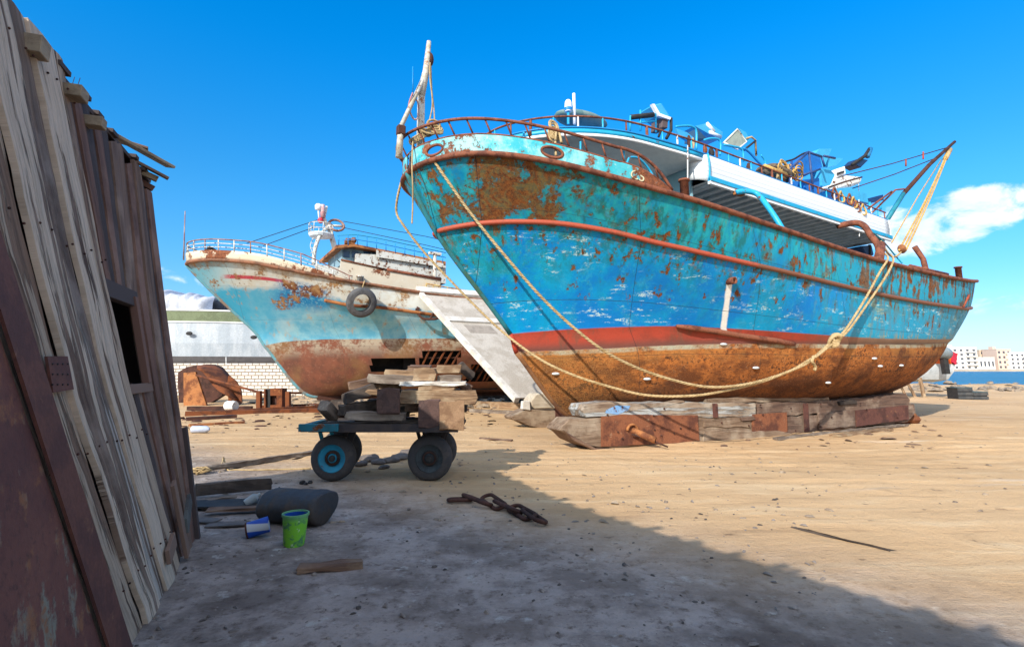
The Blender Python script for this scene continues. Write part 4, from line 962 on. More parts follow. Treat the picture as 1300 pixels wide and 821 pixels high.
nz=wl_.noise(o,2.5,6,.7);cc_=wl_.mx(wl_.ss(nz,.5,.75,0,.5),br.outputs[0],(.38,.32,.25));bwm=wl_.out(cc_,.9,0,wl_.ma('SUBTRACT',1,br.outputs['Fac']),.8,.03)
a=atY(-60,468,33);b_=atY(440,468,33)
mb=MB().box((0,0,.95),(b_.x-a.x,.25,1.95));wall=mb.build('brick_wall',bwm);wall.location=((a.x+b_.x)/2,33,0)
tag(wall,'low wall of pale unplastered bricks behind the scrap metal','brick wall')
# ------------------------------------------------------------------ sledges
class Fr:
    def __init__(s,o,ang): s.o=V(o);s.a=ang;s.R=Matrix.Rotation(ang,3,'Z');s.d=s.R@V((1,0,0));s.n=s.R@V((0,-1,0))
    def hit(s,px,py,off=0):
        r=ray(px,py);k=(off-((CC-s.o).dot(s.n)))/r.dot(s.n);P=CC+r*k-s.o;return V((P.dot(s.d),-off,P.z))
    def G(s,px,py,z=0): P=G(px,py,z)-s.o;return V((P.dot(s.d),-P.dot(s.n),z))
def rough_poly(pts,ext,jit=.01,sub=.22):
    """polygon with subdivided, slightly ragged outline, extruded"""
    out=[]
    for i in range(len(pts)):
        a=pts[i];b=pts[(i+1)%len(pts)];k=max(1,int((b-a).length/sub))
        for j in range(k): out.append(a.lerp(b,j/k)+V((R.uniform(-jit,jit),0,R.uniform(-jit,jit))))
    return MB().prism(out,ext)
S_=Fr(G(760,570),math.radians(25.3))
SL=empty('timber_sledge',S_.o,'long near timber sledge with rusty steel plates lying under the blue boat','sledge',S_.a)
def sl(name,pts,off,depth,mat,jit=.022,fr=S_,root=None,label=None,bev=.012):
    o=rough_poly([fr.hit(x,y,off) for x,y in pts],V((0,depth,0)),jit).build(name,mat,root or SL,bevel=bev)
    if label:o['label']=label
    return o
wl1=wood('sledge_wood',(.27,.185,.125),(.13,.08,.05),(.38,.30,.22),sc=1.1,bs=1,bd=.03)
wl2=wood('sledge_wood_dark',(.17,.105,.075),(.085,.052,.04),(.27,.2,.15),sc=1.1,bs=1,bd=.03)
wpb=wood('sledge_wood_painted',(.33,.25,.18),(.17,.11,.075),(.42,.36,.29),sc=1.0,peel=(.46,.47,.46),peel_t=(.49,.54),bs=1,bd=.03)
plate=weathered('sledge_plate',(.26,.095,.045),(.11,.04,.025),(.40,.25,.15),sc=2.6,ro=.9,fine=30,bs=.8,bd=.02)
plated=weathered('sledge_plate_dark',(.13,.052,.04),(.07,.03,.025),(.26,.12,.06),sc=2.4,ro=.9,fine=30,bs=.8,bd=.02)
sl('top_beam',[(739,519),(742,514),(750,511.5),(800,511),(960,511.5),(960,529),(900,530),(800,529),(744,529)],.02,.55,wpb,label='top beam with flaking white and blue paint')
sl('bottom_beam',[(713,541),(725,530),(760,529.5),(963,530),(963,561),(900,562),(800,567),(757,568.5),(733,557),(711,546)],.0,.55,wl1)
patch=MB().prism([S_.hit(x,y,.023) for x,y in((770,520),(782,514.5),(800,515),(797,521),(784,526),(768,524))],V((0,-.004,0)));patch.build('blue_paint_patch',paint('flaking_blue',(.16,.34,.62),(.35,.4,.45),.25,.7),SL)
sl('wedge',[(941,529),(957,527),(960,533),(943,534)],.06,.3,wl2);sl('wedge',[(1066,509),(1088,507),(1087,513),(1067,514)],.05,.3,M['wooddark']);sl('wedge',[(843,511),(868,508),(872,512),(845,513)],-.02,.3,wl1)
sl('steel_strap',[(905,512),(911,512),(912,530),(906,530)],.04,.02,plated,jit=.002,bev=0);sl('steel_strap',[(1020,512),(1026,512),(1028,547),(1022,549)],.05,.02,plated,jit=.002,bev=0)
sl('steel_plate',[(764,528.5),(790,526),(886,527),(888,560),(850,563),(764,566.5)],.035,.03,plate,jit=.006,bev=0)
sl('top_beam',[(962,512),(1055,508),(1150,500),(1156,507),(1154,519),(1090,522),(962,530)],-.02,.5,wl2)
sl('bottom_beam',[(965,531),(1090,523),(1155,519),(1161,513),(1163,524),(1152,535),(1061,546),(1000,556),(965,560)],-.04,.5,wl2)
sl('upper_slab',[(902,506.5),(930,504),(1052,504.5),(1054,510),(903,511)],-.06,.4,wl1)
sl('steel_plate',[(1087,521),(1153,514),(1154,532),(1088,541)],.012,.03,plated,jit=.006,bev=0)
sl('steel_plate',[(955,526),(999,523),(1000,548),(956,552)],.03,.03,plate,jit=.004,bev=0)
sl('plank',[(1040,524),(1086,520),(1087,541),(1041,545)],.02,.06,wl2)
sl('plank',[(893,533),(953,534),(953,543),(893,542)],.03,.06,wl1)
sl('plank',[(893,546),(990,547),(1010,551),(985,557),(893,560)],.04,.08,wl1)
sl('bottom_runner',[(715,546),(735,559),(757,570),(900,564),(1000,558.5),(1000,561),(900,567),(756,573),(731,561)],.05,.62,weathered('runner_iron',(.20,.12,.08),(.11,.06,.045),(.35,.24,.15),sc=3))
mb=MB();mb.lathe([(.045,0),(.07,0),(.07,.5),(.045,.5)],S_.hit(803,546,.03),(.55,-.75,-.35),12,closed=True).tube([S_.hit(803,546,.06)+V((.13*math.cos(t),0,.12*math.sin(t))) for t in [PI*i/8 for i in range(9)]],.03,6).build('tow_pipe',M['orustpaint'],SL,True)
MB().tube([S_.hit(802,551,.1),S_.hit(822,557,.25),S_.hit(848,567,.6)],.018,5).build('rod_shadow_bar',M['rustdark'],SL,True)  # dark bar modelled in place of a rod's cast shadow
mb=MB()
for k in range(26): x=R.uniform(770,1150);y=R.uniform(515,555)-(x-900)*.02;mb.ball(S_.hit(x,y,.045),.022,seg=4)
mb.build('bolt_heads',M['rustdark'],SL)['kind']='stuff'
F2=Fr(G(665,543),math.radians(25.3))
SL2=empty('timber_sledge',F2.o,'far timber sledge whose upturned nose shows beside the foot of the ramp','sledge',F2.a)
sl('bottom_beam',[(650,528),(668,520),(712,521),(1000,518),(1000,536),(720,547),(703,547),(672,540),(651,532)],0,.5,wl1,fr=F2,root=SL2)
sl('top_beam',[(675,516),(674,508),(681,500),(692,498),(704,501),(708,519),(680,520)],.02,.5,wood('pale_log',(.52,.46,.36),(.36,.3,.23),(.6,.55,.45)),fr=F2,root=SL2,bev=.03)
sl('top_beam',[(712,505),(1000,506),(1000,518),(712,520)],-.03,.45,wl2,fr=F2,root=SL2)
sl('steel_plate',[(704,512),(731,509),(733,540),(706,545)],.04,.03,plated,fr=F2,root=SL2,bev=0)
sl('stub_post',[(664,509),(673,508),(673,521),(664,520)],.05,.14,rw,fr=F2,root=SL2)
# ------------------------------------------------------------------ blocks between hull and sledges
def block(px,py,w,d,h,rz,label,mat,name='timber_block',cat='block',grp=None,z=0,Y=None):
    P=G(px,py) if Y is None else atY(px,py,Y);P.z=gz(P.x,P.y)+z if Y is None else P.z
    mb=MB();mb.box((0,0,h/2),(w,d,h),jit=.015);o=mb.build(name,mat,None,bevel=.012);o.location=P;o.rotation_euler=(0,0,rz);return tag(o,label,cat,grp)
for i,t in enumerate((.8,3.8,7,10.5)):
    P=O1+rot1@V((t,0,0));mb=MB().box((0,.5,.2),(.45,1.9,.42),jit=.01);o=mb.build('cross_timber',M['wooddark'],None,bevel=.015);o.location=(P.x,P.y,0);o.rotation_euler=(0,0,TH)
    tag(o,'dark heavy cross timber bearing the keel of the blue boat between the sledges','timber','timbers under the keel of the blue boat')
for i,t in enumerate((1.0,5,10)):
    P=O2+rot1@V((t,0,0));mb=MB().box((0,0,.2),(.6,4.4,.42),jit=.01);o=mb.build('cross_timber',M['wooddark'],None,bevel=.015);o.location=(P.x,P.y,0);o.rotation_euler=(0,0,TH)
    tag(o,'dark heavy timber bearing the keel of the pale boat','timber','timbers under the keel of the pale boat')
mb=MB();P=O1+rot1@V((12.0,-.2,0));mb.box((0,0,.55),(1.0,.9,1.1),jit=.04);o=mb.build('keel_block',weathered('block_grey',(.07,.055,.05),(.13,.11,.10)),None,bevel=.05);o.location=P;tag(o,'dark block propping the stern end of the blue keel','block')
# ------------------------------------------------------------------ cart
CT=V((-1.95,8.35,0))
cart=empty('flatbed_cart',CT,'low four wheeled cart with teal front beam loaded with scrap timber','cart')
def cl(px,py,Y): return atY(px,py,Y)-CT
def wheel(px,Y,rimm,r=.328,w=.20,label=None):
    c=G(px,608);x=c.x*(1.0)
    X_=atY(px,583,Y);c=V((X_.x,Y,r-.012))-CT
    wh=empty('x',c,None,None);wh.name='wheel';wh.parent=cart
    if label:wh['label']=label
    MB().lathe(tyre_prof(r,.20,w),V((0,0,0)),(0,-1,0),40,closed=True).build('tyre',M['rubber'],wh,autos=40)
    pr=[(.205,-w*.3),(.215,w*.36),(.195,w*.40),(.175,w*.30),(.12,w*.18),(.10,w*.26),(.07,w*.26),(.06,w*.36),(0,w*.38)]
    MB().lathe([(a_,z_) for a_,z_ in pr],V((0,0,0)),(0,-1,0),32).build('rim',rimm,wh,autos=30)
    MB().lathe([(0,0),(.115,0),(.115,.01),(.05,.02),(.04,.07),(0,.07)],V((0,-w*.2,0)),(0,-1,0),16).build('hub',M['black'],wh,autos=30)
    mb=MB().lathe([(.078,0),(.095,0),(.095,.004),(.078,.004)],V((0,-w*.335,0)),(0,-1,0),20,closed=True)
    for k in range(5): mb.ball(V((.085*math.cos(k*1.257),-w*.34,.085*math.sin(k*1.257))),.013,seg=4)
    mb.build('nut_ring',M['rustdark'],wh)
rimb=paint('rim_blue',(.02,.24,.38),(.02,.12,.18),.1,.6);rimg=weathered('rim_grey',(.055,.07,.08),(.03,.035,.04))
wheel(423.5,8.12,rimb,label='wheel with bright blue rim');wheel(546,8.12,rimg);wheel(433,8.95,rimg);wheel(554,8.95,rimg)
pd=weathered('cart_steel',(.035,.03,.033),(.06,.045,.04),sc=5)
tb=paint('teal_beam',(.012,.13,.18),(.02,.07,.09),.3,.6)
z0=.66
MB().box((.12,.05,.765),(2.16,1.15,.04)).build('platform',M['wooddark'],cart)
MB().box((.12,-.50,.765),(2.12,.07,.11)).build('side_rail',pd,cart);MB().box((.12,.60,.765),(2.12,.07,.11)).build('side_rail',pd,cart)
MB().box((-.79,-.55,.775),(.56,.05,.105)).build('front_beam',tb,cart,bevel=.005);MB().box((-1.0,.05,.765),(.09,1.2,.10)).build('end_beam',tb,cart)
for x in(-.735,.735):
    for y in(-.06,.40):
        for dx in(-.22,.22): MB().bar((x+dx,y,.72),(x+dx*.45,y,.34),.05,.035,V((0,1,0))).build('axle_bracket',pd if x>0 or dx>0 else M['teal'],cart)
    MB().tube([(x,-.2,.335),(x,.62,.335)],.04,8).build('axle',pd,cart,True)
# cart load
ln=['woodgrey','woodtan','woodbrown','wooddark']
def stick(p,q,w,h,mat,label,roll=0,name='timber_offcut',cat='timber',grp=None,jit=.012):
    p=V(p);q=V(q);a,u,d=frame(q-p);c=(p+q)/2;L=(q-p).length
    mb=MB();n=max(2,int(L/.15));rows=[]
    prof=[(-1,-1),(-.0,-1.02),(1,-1),(1.02,0),(1,1),(0,.98),(-1,1),(-.98,0)]
    for i in range(n+1):
        x=-L/2+L*i/n;rows.append([V((x+(R.uniform(-jit,jit)*2 if i in(0,n) else 0),px_*w/2+R.uniform(-jit,jit),pz*h/2+R.uniform(-jit,jit))) for px_,pz in prof])
    mb.grid(rows,True);m=len(prof);mb.f.append(tuple(range(m)));mb.f.append(tuple(n*m+k for k in range(m))[::-1])
    o=mb.build(name,M[mat] if isinstance(mat,str) else mat,None,bevel=.004)
    Mx=Matrix((d,-a,u)).transposed()
    o.matrix_world=Matrix.Translation(c)@(Mx@Matrix.Rotation(roll,3,'X')).to_4x4();return tag(o,label,cat,grp)
def A(px,py,Y): return atY(px,py,Y)
GL='scrap timbers stacked on the cart'
rp2=weathered('pitted_board',(.30,.18,.10),(.20,.11,.06),(.38,.26,.16),sc=5,fine=60);rbr=weathered('brown_board',(.10,.055,.045),(.065,.038,.034),(.15,.085,.065),sc=5)
stick(A(415,537.5,8.35)+V((0,0,0)),A(587,536.5,8.35),.5,.06,'wooddark','thin dark plank lying flat along the cart bed under the load',grp=GL)
stick(A(441,527,7.95),A(513,529,7.95),.16,.115,'woodgrey','grey plank lying on the front edge of the cart bed below the square board',grp=GL)
stick(A(510,503.5,8.05),A(605,504,8.05),.22,.19,'woodtan','long thick tan log lying level and overhanging the right end of the cart',grp=GL)
stick(A(574,509,7.79),A(574,545,7.79),.045,.345,rp2,'pitted tan board standing upright at the right end of the cart',grp=GL,name='upright_board',cat='board')
stick(A(545.5,508,7.82),A(545.5,541,7.82),.04,.31,rbr,'dark brown board standing upright just left of the pitted tan board',grp=GL,name='upright_board',cat='board')
stick(A(493,493,7.86),A(493,524,7.86),.04,.32,rbr,'dark square board standing upright in the middle of the cart',grp=GL,name='upright_board',cat='board')
stick(A(437,506,8.1),A(475,492,8.3),.22,.15,'wooddark','dark beam tilted at the left of the cart load',grp=GL)  # dark wood for this piece at the left of the load
stick(A(433,521,8.0),A(480,512,8.5),.16,.14,'wooddark','dark round ended beam slanting under the tilted dark beam on the cart',grp=GL)
stick(A(411,514,8.0),A(424,529,8.25),.17,.15,'woodgrey','short pale block tipped over the left end of the cart bed',grp=GL)
stick(A(425,524,8.3),A(445,526,8.3),.2,.12,'woodbrown','small brown offcut beside the tipped pale block on the cart',grp=GL)
stick(A(468,480,8.25),A(527,483,8.25),.2,.13,'woodgrey','split grey plank on the upper left of the cart load',grp=GL)
stick(A(490,473,8.45),A(531,474,8.45),.16,.09,'woodtan','thin tan slat lying behind the split grey plank on top of the load',grp=GL)
stick(A(527,475,8.15),A(553,474.5,8.15),.22,.18,'woodtan','thick short tan block in the top middle of the cart load',grp=GL)
stick(A(555,468.5,8.25),A(585,468,8.25),.24,.12,'woodtan','topmost squared block on the right of the cart load',grp=GL)
stick(A(557,480.5,8.25),A(585,480,8.25),.24,.10,'woodgrey','grey block directly under the topmost squared block on the cart',grp=GL)
stick(A(508,487,8.1),A(592,486.5,8.1),.28,.055,rw,'long thin white painted plank across the upper load on the cart',grp=GL)
stick(A(534,492.5,8.1),A(577,492,8.1),.25,.07,'woodtan','narrow tan slat just under the white painted plank on the cart',grp=GL)
stick(A(472,489,8.4),A(510,488,8.5),.3,.12,'woodtan','orange tan block wedged behind the dark square board on the cart',grp=GL)
stick(A(515,516,8.35),A(560,517,8.35),.3,.13,'woodbrown','brown plank in the shadow under the long tan log on the cart',grp=GL)
stick(A(482,500,8.5),A(590,500,8.6),.35,.14,'wooddark','dark beam filling the middle of the cart load behind the long log',grp=GL)
stick(A(470,514,8.6),A(592,514,8.7),.35,.2,'wooddark','dark lower beam behind the upright boards on the cart',grp=GL)
stick(A(584,487,8.4),A(597,494,8.4),.2,.12,'woodbrown','short brown end piece sticking out on the right behind the white plank',grp=GL)
stick(A(452,529,8.5),A(520,523,8.6),.3,.12,'wooddark','dark flat beam behind the grey front plank on the cart',grp=GL)
for (a,b_,w_,h_,mt,tx) in (((583,463.5,8.5),(600,478,8.6),.12,.14,'wooddark','dark end block leaning behind the topmost squared block on the cart'),
    ((520,466.5,8.6),(546,467.5,8.6),.18,.08,'woodbrown','small brown slat at the very back of the top of the cart load'),
    ((444,490,8.5),(470,484,8.6),.16,.12,'woodbrown','brown offcut behind the left end of the split grey plank on the cart'),
    ((460,497,8.2),(484,499,8.25),.14,.10,'woodtan','small tan wedge between the tilted dark beam and the dark square board'),
    ((499,478,8.7),(524,470,8.7),.12,.07,'woodgrey','thin grey lath slanting up behind the load of the cart'),
    ((562,498.5,8.5),(598,497,8.5),.2,.06,'woodbrown','thin brown board just above the right end of the long tan log')):
    stick(A(*a),A(*b_),w_,h_,mt,tx,grp=GL,roll=R.uniform(-.15,.15),jit=.014)
# ------------------------------------------------------------------ shed
Bw=V((-2.966,5.253,0));ww=V((-.3511,.9363,0));ev=V((-.5874,-.2203,3.4564));nh=V((.9363,.3511,0));nv=ww.cross(ev).normalized()
if nv.x<0:nv=-nv
def WP(s,h,off=0): return ww*s+ev*h+nv*off
shed=empty('wooden_shed',Bw,'leaning shed of weathered peeling boards at the left edge','shed')
def polyx(e,h):
    for i in range(len(e)-1):
        if e[i][1]>=h>=e[i+1][1]: f=(e[i][1]-h)/max(1e-6,e[i][1]-e[i+1][1]);return e[i][0]+(e[i+1][0]-e[i][0])*f
    return e[0][0] if h>e[0][1] else e[-1][0]
def board(eL,eR,h1,h0,off,mat,name='wall_board',jit=.008,th=.03,topj=.01,label=None):
    n=26;mb=MB();rows=[]
    jl=R.uniform(0,50);t1=R.uniform(-topj,topj);t2=R.uniform(-topj,topj)
    for i in range(n+1):
        f=i/n;h=h1+(h0-h1)*f;sL=polyx(eL,h)+jit*2*mnoise.noise(V((jl,f*9,0)))+jit*mnoise.noise(V((jl,f*31,0)));sR=polyx(eR,h)+jit*2*mnoise.noise(V((jl,f*9,7)))
        if i==0: hl,hr=h+t1,h+t2
        else: hl=hr=h
        cup=.004*mnoise.noise(V((jl,f*3,3)))
        rows.append([WP(sL,hl,off+cup),WP((sL+sR)/2,(hl+hr)/2,off+.006+cup),WP(sR,hr,off+cup),WP(sR,hr,off-th),WP(sL,hl,off-th)])
    mb.grid(rows,True);mb.f.append((0,1,2,3,4));mb.f.append(tuple(n*5+k for k in range(5))[::-1])
    uo=R.uniform(0,9);wd_=[0,.5,1,1,0];uv_=[]
    for i,r_ in enumerate(rows):
        w0=(r_[2]-r_[0]).length
        for k in range(5): uv_.append((uo+w0*wd_[k],(1-i/n)*3.5*(h1-h0)+uo))
    o=mb.build(name,mat,shed,uv=uv_)
    if label:o['label']=label
    return o
wp1=wood('shed_peeling_cream',(.27,.175,.125),(.10,.06,.045),(.36,.26,.20),'uv',.8,peel=(.70,.55,.42),peel_t=(.45,.475),bs=1.0,bd=.035)
wp2=wood('shed_peeling_grey',(.27,.185,.135),(.10,.065,.05),(.36,.285,.24),'uv',.8,peel=(.58,.50,.43),peel_t=(.475,.50),bs=1.0,bd=.035)
wp3=wood('shed_peeling_tan',(.30,.185,.125),(.11,.065,.045),(.40,.29,.22),'uv',.8,peel=(.54,.40,.29),peel_t=(.45,.48),bs=1.0,bd=.035)
wd1=wood('shed_brown',(.20,.105,.078),(.09,.05,.04),(.28,.165,.125),'uv',.9,bs=1,bd=.02)
wd2=wood('shed_brown_grey',(.22,.14,.105),(.11,.068,.052),(.31,.215,.165),'uv',.9,bs=1,bd=.02)
wd3=wood('shed_dark',(.075,.055,.052),(.05,.038,.038),(.13,.095,.085),'uv',.9,bs=1,bd=.02)
E0=[(-2.06,.99),(-1.70,.63),(-1.41,.42),(-.74,.06),(-.6,0)]
def sh(E,d,db=None): db=d if db is None else db;return [(s+d+(db-d)*(1-h),h) for s,h in E]
ws=[0,-.20,-.52,-.74,-1.06,-1.34,-1.70,-1.95,-2.3,-2.6,-3.0]
mats_=[wp3,wp1,wp2,wp1,wp3,wp1,wp2,wd2,wp1,wd1]
for i in range(10): board(sh(E0,ws[i+1]*1.02),sh(E0,ws[i]*1.02-.022),.995+R.uniform(-.012,.012),-.01,.03+.018*(i%2)+.012*R.random(),mats_[i],jit=.016,topj=.008,label='pale board with flaking cream paint' if i in(1,3,5) else None)
ER=[(-.05,.985),(.02,.6),(.14,.18),(.10,0)];EL=[(-1.0,.985),(-1.05,.64),(-.92,.42),(-.36,-.03)]
def mixE(a,b,f): return [(polyx(a,h)*(1-f)+polyx(b,h)*f,h) for h in(.99,.8,.64,.42,.2,.06,0)]
fs_=[0,.2,.38,.6,.78,1.0];mm=[wd2,wd1,wd2,wd3,wd1]
for i in range(5): board(mixE(EL,ER,fs_[i]),mixE(EL,ER,fs_[i+1]-.015),.985-.02*(i%2)-.03*(i==4),-.01,.0+.014*(i%3),mm[i],jit=.008,topj=.012)
EW=[(-1.0,.99),(-1.05,.62)]
for i in range(6):
    a=i/6;b_=(i+1)/6-.02;board([(-2.1+1.1*a,.99),(-1.72+.67*a,.62)],[(-2.1+1.1*b_,.99),(-1.72+.67*b_,.62)],.985+R.uniform(-.01,.01),.62,.0+.01*(i%2),[wd3,wd1,wd3,wd1,wd3,wd2][i],jit=.005)
EB=[(-1.45,.42),(-.80,.06),(-.66,0)];EBr=[(-.93,.42),(-.42,.06),(-.36,-.03)]
for i in range(4):
    a=i/4;b_=(i+1)/4-.02;board([(p[0]*(1-a)+q[0]*a,p[1]) for p,q in zip(EB,EBr)],[(p[0]*(1-b_)+q[0]*b_,p[1]) for p,q in zip(EB,EBr)],.42+R.uniform(-.006,.006),-.01,.0+.012*(i%2),[wd1,wd3,wd2,wd1][i],jit=.006)
# nailed slats at the foot and round the opening
def strip2(pts,off,th,mat,name='nailed_slat'):
    return rough_polyW(pts,off,th,mat,name)
def rough_polyW(pts,off,th,mat,name):
    P=[WP(s,h,off) for s,h in pts];return MB().prism(P,nv*-th).build(name,mat,shed,bevel=.003)
strip2([(-1.72,.635),(-1.0,.635),(-1.0,.60),(-1.70,.60)],.03,.05,wd3,'window_lintel');strip2([(-1.45,.43),(-.88,.43),(-.86,.41),(-1.43,.41)],.035,.06,wd2,'window_sill')
strip2([(-1.12,.62),(-1.04,.62),(-.92,.43),(-1.0,.43)],.045,.05,wd1)
strip2([(-.80,.19),(-.72,.20),(-.50,.02),(-.60,.01)],.09,.03,wd2);strip2([(-.60,.10),(-.36,.145),(-.33,.12),(-.58,.065)],.11,.03,wood('slat_greenish',(.09,.10,.095),(.06,.06,.06),(.14,.14,.13),'z'))
strip2([(-1.20,.08),(-.98,.10),(-.96,.07),(-1.18,.05)],.10,.03,wd2)
strip2([(.08,.30),(.15,.30),(.17,0),(.10,0)],.05,.05,wd3)
# rusted sheet with angle iron
rs=NT('rusted_sheet');o=rs.obj;a_=rs.noise(o,1.6,9,.7);b_=rs.noise(o,6,8,.7);st_=rs.noise(rs.map(o,(3,3,.6)),2,8,.65)
cc=rs.mx(rs.ss(a_,.4,.65),(.17,.065,.048),(.11,.042,.036));cc=rs.mx(rs.ss(rs.ma('ADD',rs.mul(b_,.5),rs.mul(st_,.5)),.53,.585),cc,(.20,.185,.14));cc=rs.mx(rs.ss(b_,.54,.66),cc,(.24,.095,.045));cc=rs.mx(rs.ss(rs.noise(o,22,6,.75),.5,.68,0,.6),cc,(.06,.03,.028))
rsm=rs.out(cc,.75,0,rs.ma('ADD',a_,rs.mul(b_,.4)),.6,.02)
def panel(pts,off,th,mat,name,label=None):
    o=MB().prism([WP(s,h,off) for s,h in pts],nv*-th).build(name,mat,shed)
    if label:o['label']=label
def wpix(px,py,off):
    r=ray(px,py);k=((Bw-CC).dot(nv)+off)/r.dot(nv);P=CC+r*k-Bw-nv*off
    h=P.z/ev.z;return ((P-ev*h).dot(ww),h)
def wline(a,b,off,h0,h1):
    p=wpix(*a,off);q_=wpix(*b,off);f=lambda h:(p[0]+(q_[0]-p[0])*(h-p[1])/(q_[1]-p[1]),h);return f(h0),f(h1)
oi=wline((0,290),(140,730),.10,-.02,1.01);ii=wline((0,390),(110,730),.10,-.02,1.0)
panel([ii[1],ii[0],(-6.2,-.01),(-6.2,1.0)],.07,.012,rsm,'rusty_sheet','rusted red brown steel sheet leaning on the boards')
ai=weathered('angle_iron',(.15,.058,.042),(.10,.04,.034),(.22,.10,.06),sc=3)
panel([oi[1],oi[0],ii[0],ii[1]],.10,.014,ai,'angle_iron')
panel([wpix(60,452,.075),wpix(86,452,.075),wpix(94,494,.075),wpix(68,498,.075)],.075,.012,ai,'bracket_plate')
mb=MB()
for i in range(4):
    for j in range(3): mb.ball(WP(*wpix(66+i*6.5,462+j*13,.075),.077),.005,seg=4)
mb.build('bracket_holes',M['black'],shed)
mb=MB()
for i in range(10):
    for h in(.94,.66,.33,.10):
        for d in(.3,.7):
            E_=[(a[0]*(1-d)+b_[0]*d,a[1]) for a,b_ in zip(sh(E0,ws[i+1]*1.02),sh(E0,ws[i]*1.02))];hh=h+R.uniform(-.008,.008);mb.ball(WP(polyx(E_,hh),hh,.064),.007,seg=4)
mb.build('nail_heads',M['rustdark'],shed)['kind']='stuff'
# rest of the shed: boards behind the camera, gable, back, roof
for i in range(12):
    s0=-5.6-.33*i;board([(s0-.33,1.05),(s0-.33,0)],[(s0-.01,1.05),(s0-.01,0)],1.1,-.01,.02*(i%2),[wd1,wd2,wd3][i%3])
gab=[(0,0,0),(0,0,3.40),(-3.09,0,3.62),(-4.7,0,1.9),(-4.7,0,0)]
def SP(nq,s,z,lean=True): 
    f=min(1,z/3.4564) if nq>-.1 else 0
    return nh*nq+ww*s+V((ev.x*f,ev.y*f,z))
for s in(-.06,-9.5):
    MB().prism([SP(g_[0],s,g_[2]) for g_ in gab],ww*.04).build('gable_wall',wd3,shed)
MB().prism([SP(-4.7,-9.5,0),SP(-4.7,0,0),SP(-4.7,0,1.9),SP(-4.7,-9.5,1.9)],nh*.04).build('back_wall',wd3,shed)
MB().prism([SP(-.12,-9.4,.02),SP(-.12,-9.4,3.3),SP(-.12,-5.9,3.3),SP(-.12,-5.9,.02)],nh*-.03).build('inner_lining',M['black'],shed)
def roofq(a,b,c,d,th=.03,name='roof_sheet'): MB().prism([a,b,c,d],V((0,0,th))).build(name,wd3,shed)
t0_=ev*.985
roofq(V(t0_)+ww*.02,V(t0_)+ww*-3.0,SP(-3.09,-3.0,3.62),SP(-3.09,.02,3.62))
roofq(V(t0_)+ww*-3.0+V((0,0,.02)),V(t0_)+ww*-9.5+V((0,0,.75))+nh*.3,SP(-3.09,-9.5,3.7),SP(-3.09,-3.0,3.64))
roofq(V(t0_)+ww*-4.2+V((0,0,.12))+nh*.10,V(t0_)+ww*-9.5+V((0,0,.85))+nh*.4,V(t0_)+ww*-9.5+V((0,0,.8))-nh*.6,V(t0_)+ww*-4.2+V((0,0,.2))-nh*.6)
MB().prism([V(t0_)+ww*-3.4,V(t0_)+ww*-9.5+V((0,0,-.02)),V(t0_)+ww*-9.5+V((0,0,.75))+nh*.25,V(t0_)+ww*-3.4+V((0,0,.06))+nh*.04],nh*-.03).build('upper_cladding',wd3,shed)
roofq(SP(-3.09,.02,3.63),SP(-3.09,-9.5,3.63),SP(-4.8,-9.5,1.85),SP(-4.8,.02,1.85))
wen=wood('batten_end',(.33,.26,.18),(.2,.15,.10),(.4,.33,.25),'y',1,bs=.6)
for px,py,l,w_,h_ in((44,60,.10,.11,.10),(91,118,.14,.12,.075),(122,156,.10,.09,.07)):
    if l==0:continue
    r=ray(px,py);k=((Bw-CC).dot(nv)+.06)/r.dot(nv);P=CC+r*k-Bw
    MB().bar(P-nh*.5,P+nh*l*.5,w_,h_).build('roof_batten',wen,shed,bevel=.004)
def plk(a,Ya,b,Yb,w_,h_,mat,roll=0): MB().bar(atY(*a,Ya)-Bw,atY(*b,Yb)-Bw,w_,h_,V((.3,0,1)).normalized()).build('roof_plank',mat,shed,bevel=.003)
plk((120,158),4.3,(217,212),4.9,.16,.025,wen);plk((130,172),4.5,(188,190),4.7,.2,.02,wd2);plk((140,188),4.6,(214,227),4.9,.12,.022,wd2);plk((150,205),4.7,(200,228),4.9,.10,.05,wen);plk((150,215),4.8,(195,240),5.0,.10,.05,wd1)
mb=MB()
for px,py in((78,106),(92,107),(99,108)): 
    P=atY(px,py,3.9)-Bw;mb.tube([P,P+V((.01,0,.06))],.003,4)
mb.build('nails',M['rustdark'],shed)
for k in range(26):  # board ends added along the mostly unseen roof edge to make its shadow irregular
    f=(k+R.random()*.7)/26;a_=V(t0_)*(1)+ww*(-.25-8.6*f)+V((0,0,.03+max(0,f-.33)*1.1));
    if -2.9<-.25-8.6*f: l_=R.uniform(.02,.05)
    else: l_=R.uniform(.02,.22)
    MB().bar(a_-nh*.6,a_+nh*l_+nh*max(0,f-.33)*.42,R.uniform(.05,.16),.03).build('roof_batten',wd3,shed)
# ------------------------------------------------------------------ foreground small things
def onG(px,py,dz=0): P=G(px,py);P.z=gz(P.x,P.y)+dz;return P
P=onG(373,694);bk=empty('bucket',P,'lime green plastic bucket with blue paint inside','bucket')
gm_=NT('bucket_green');nn_=gm_.noise(gm_.obj,9,6,.7);f2=gm_.noise(gm_.obj,26,5,.7);Xb=gm_.xyz(gm_.obj)
cg=gm_.mx(gm_.ss(nn_,.52,.60),(.16,.46,.035),(.07,.20,.09));cg=gm_.mx(gm_.ss(f2,.60,.66,0,.8),cg,(.45,.6,.38));cg=gm_.mx(gm_.ss(Xb[2],.24,.31,0,.75),cg,(.10,.26,.16))
gm_=gm_.out(cg,.5,0,nn_,.15,.004)
MB().lathe([(0,.0),(.100,0),(.108,.02),(.132,.30),(.142,.30),(.142,.325),(.128,.325),(.124,.30),(.102,.03),(0,.03)],V((0,0,0)),(0,0,1),32).build('pail',gm_,bk,autos=40)
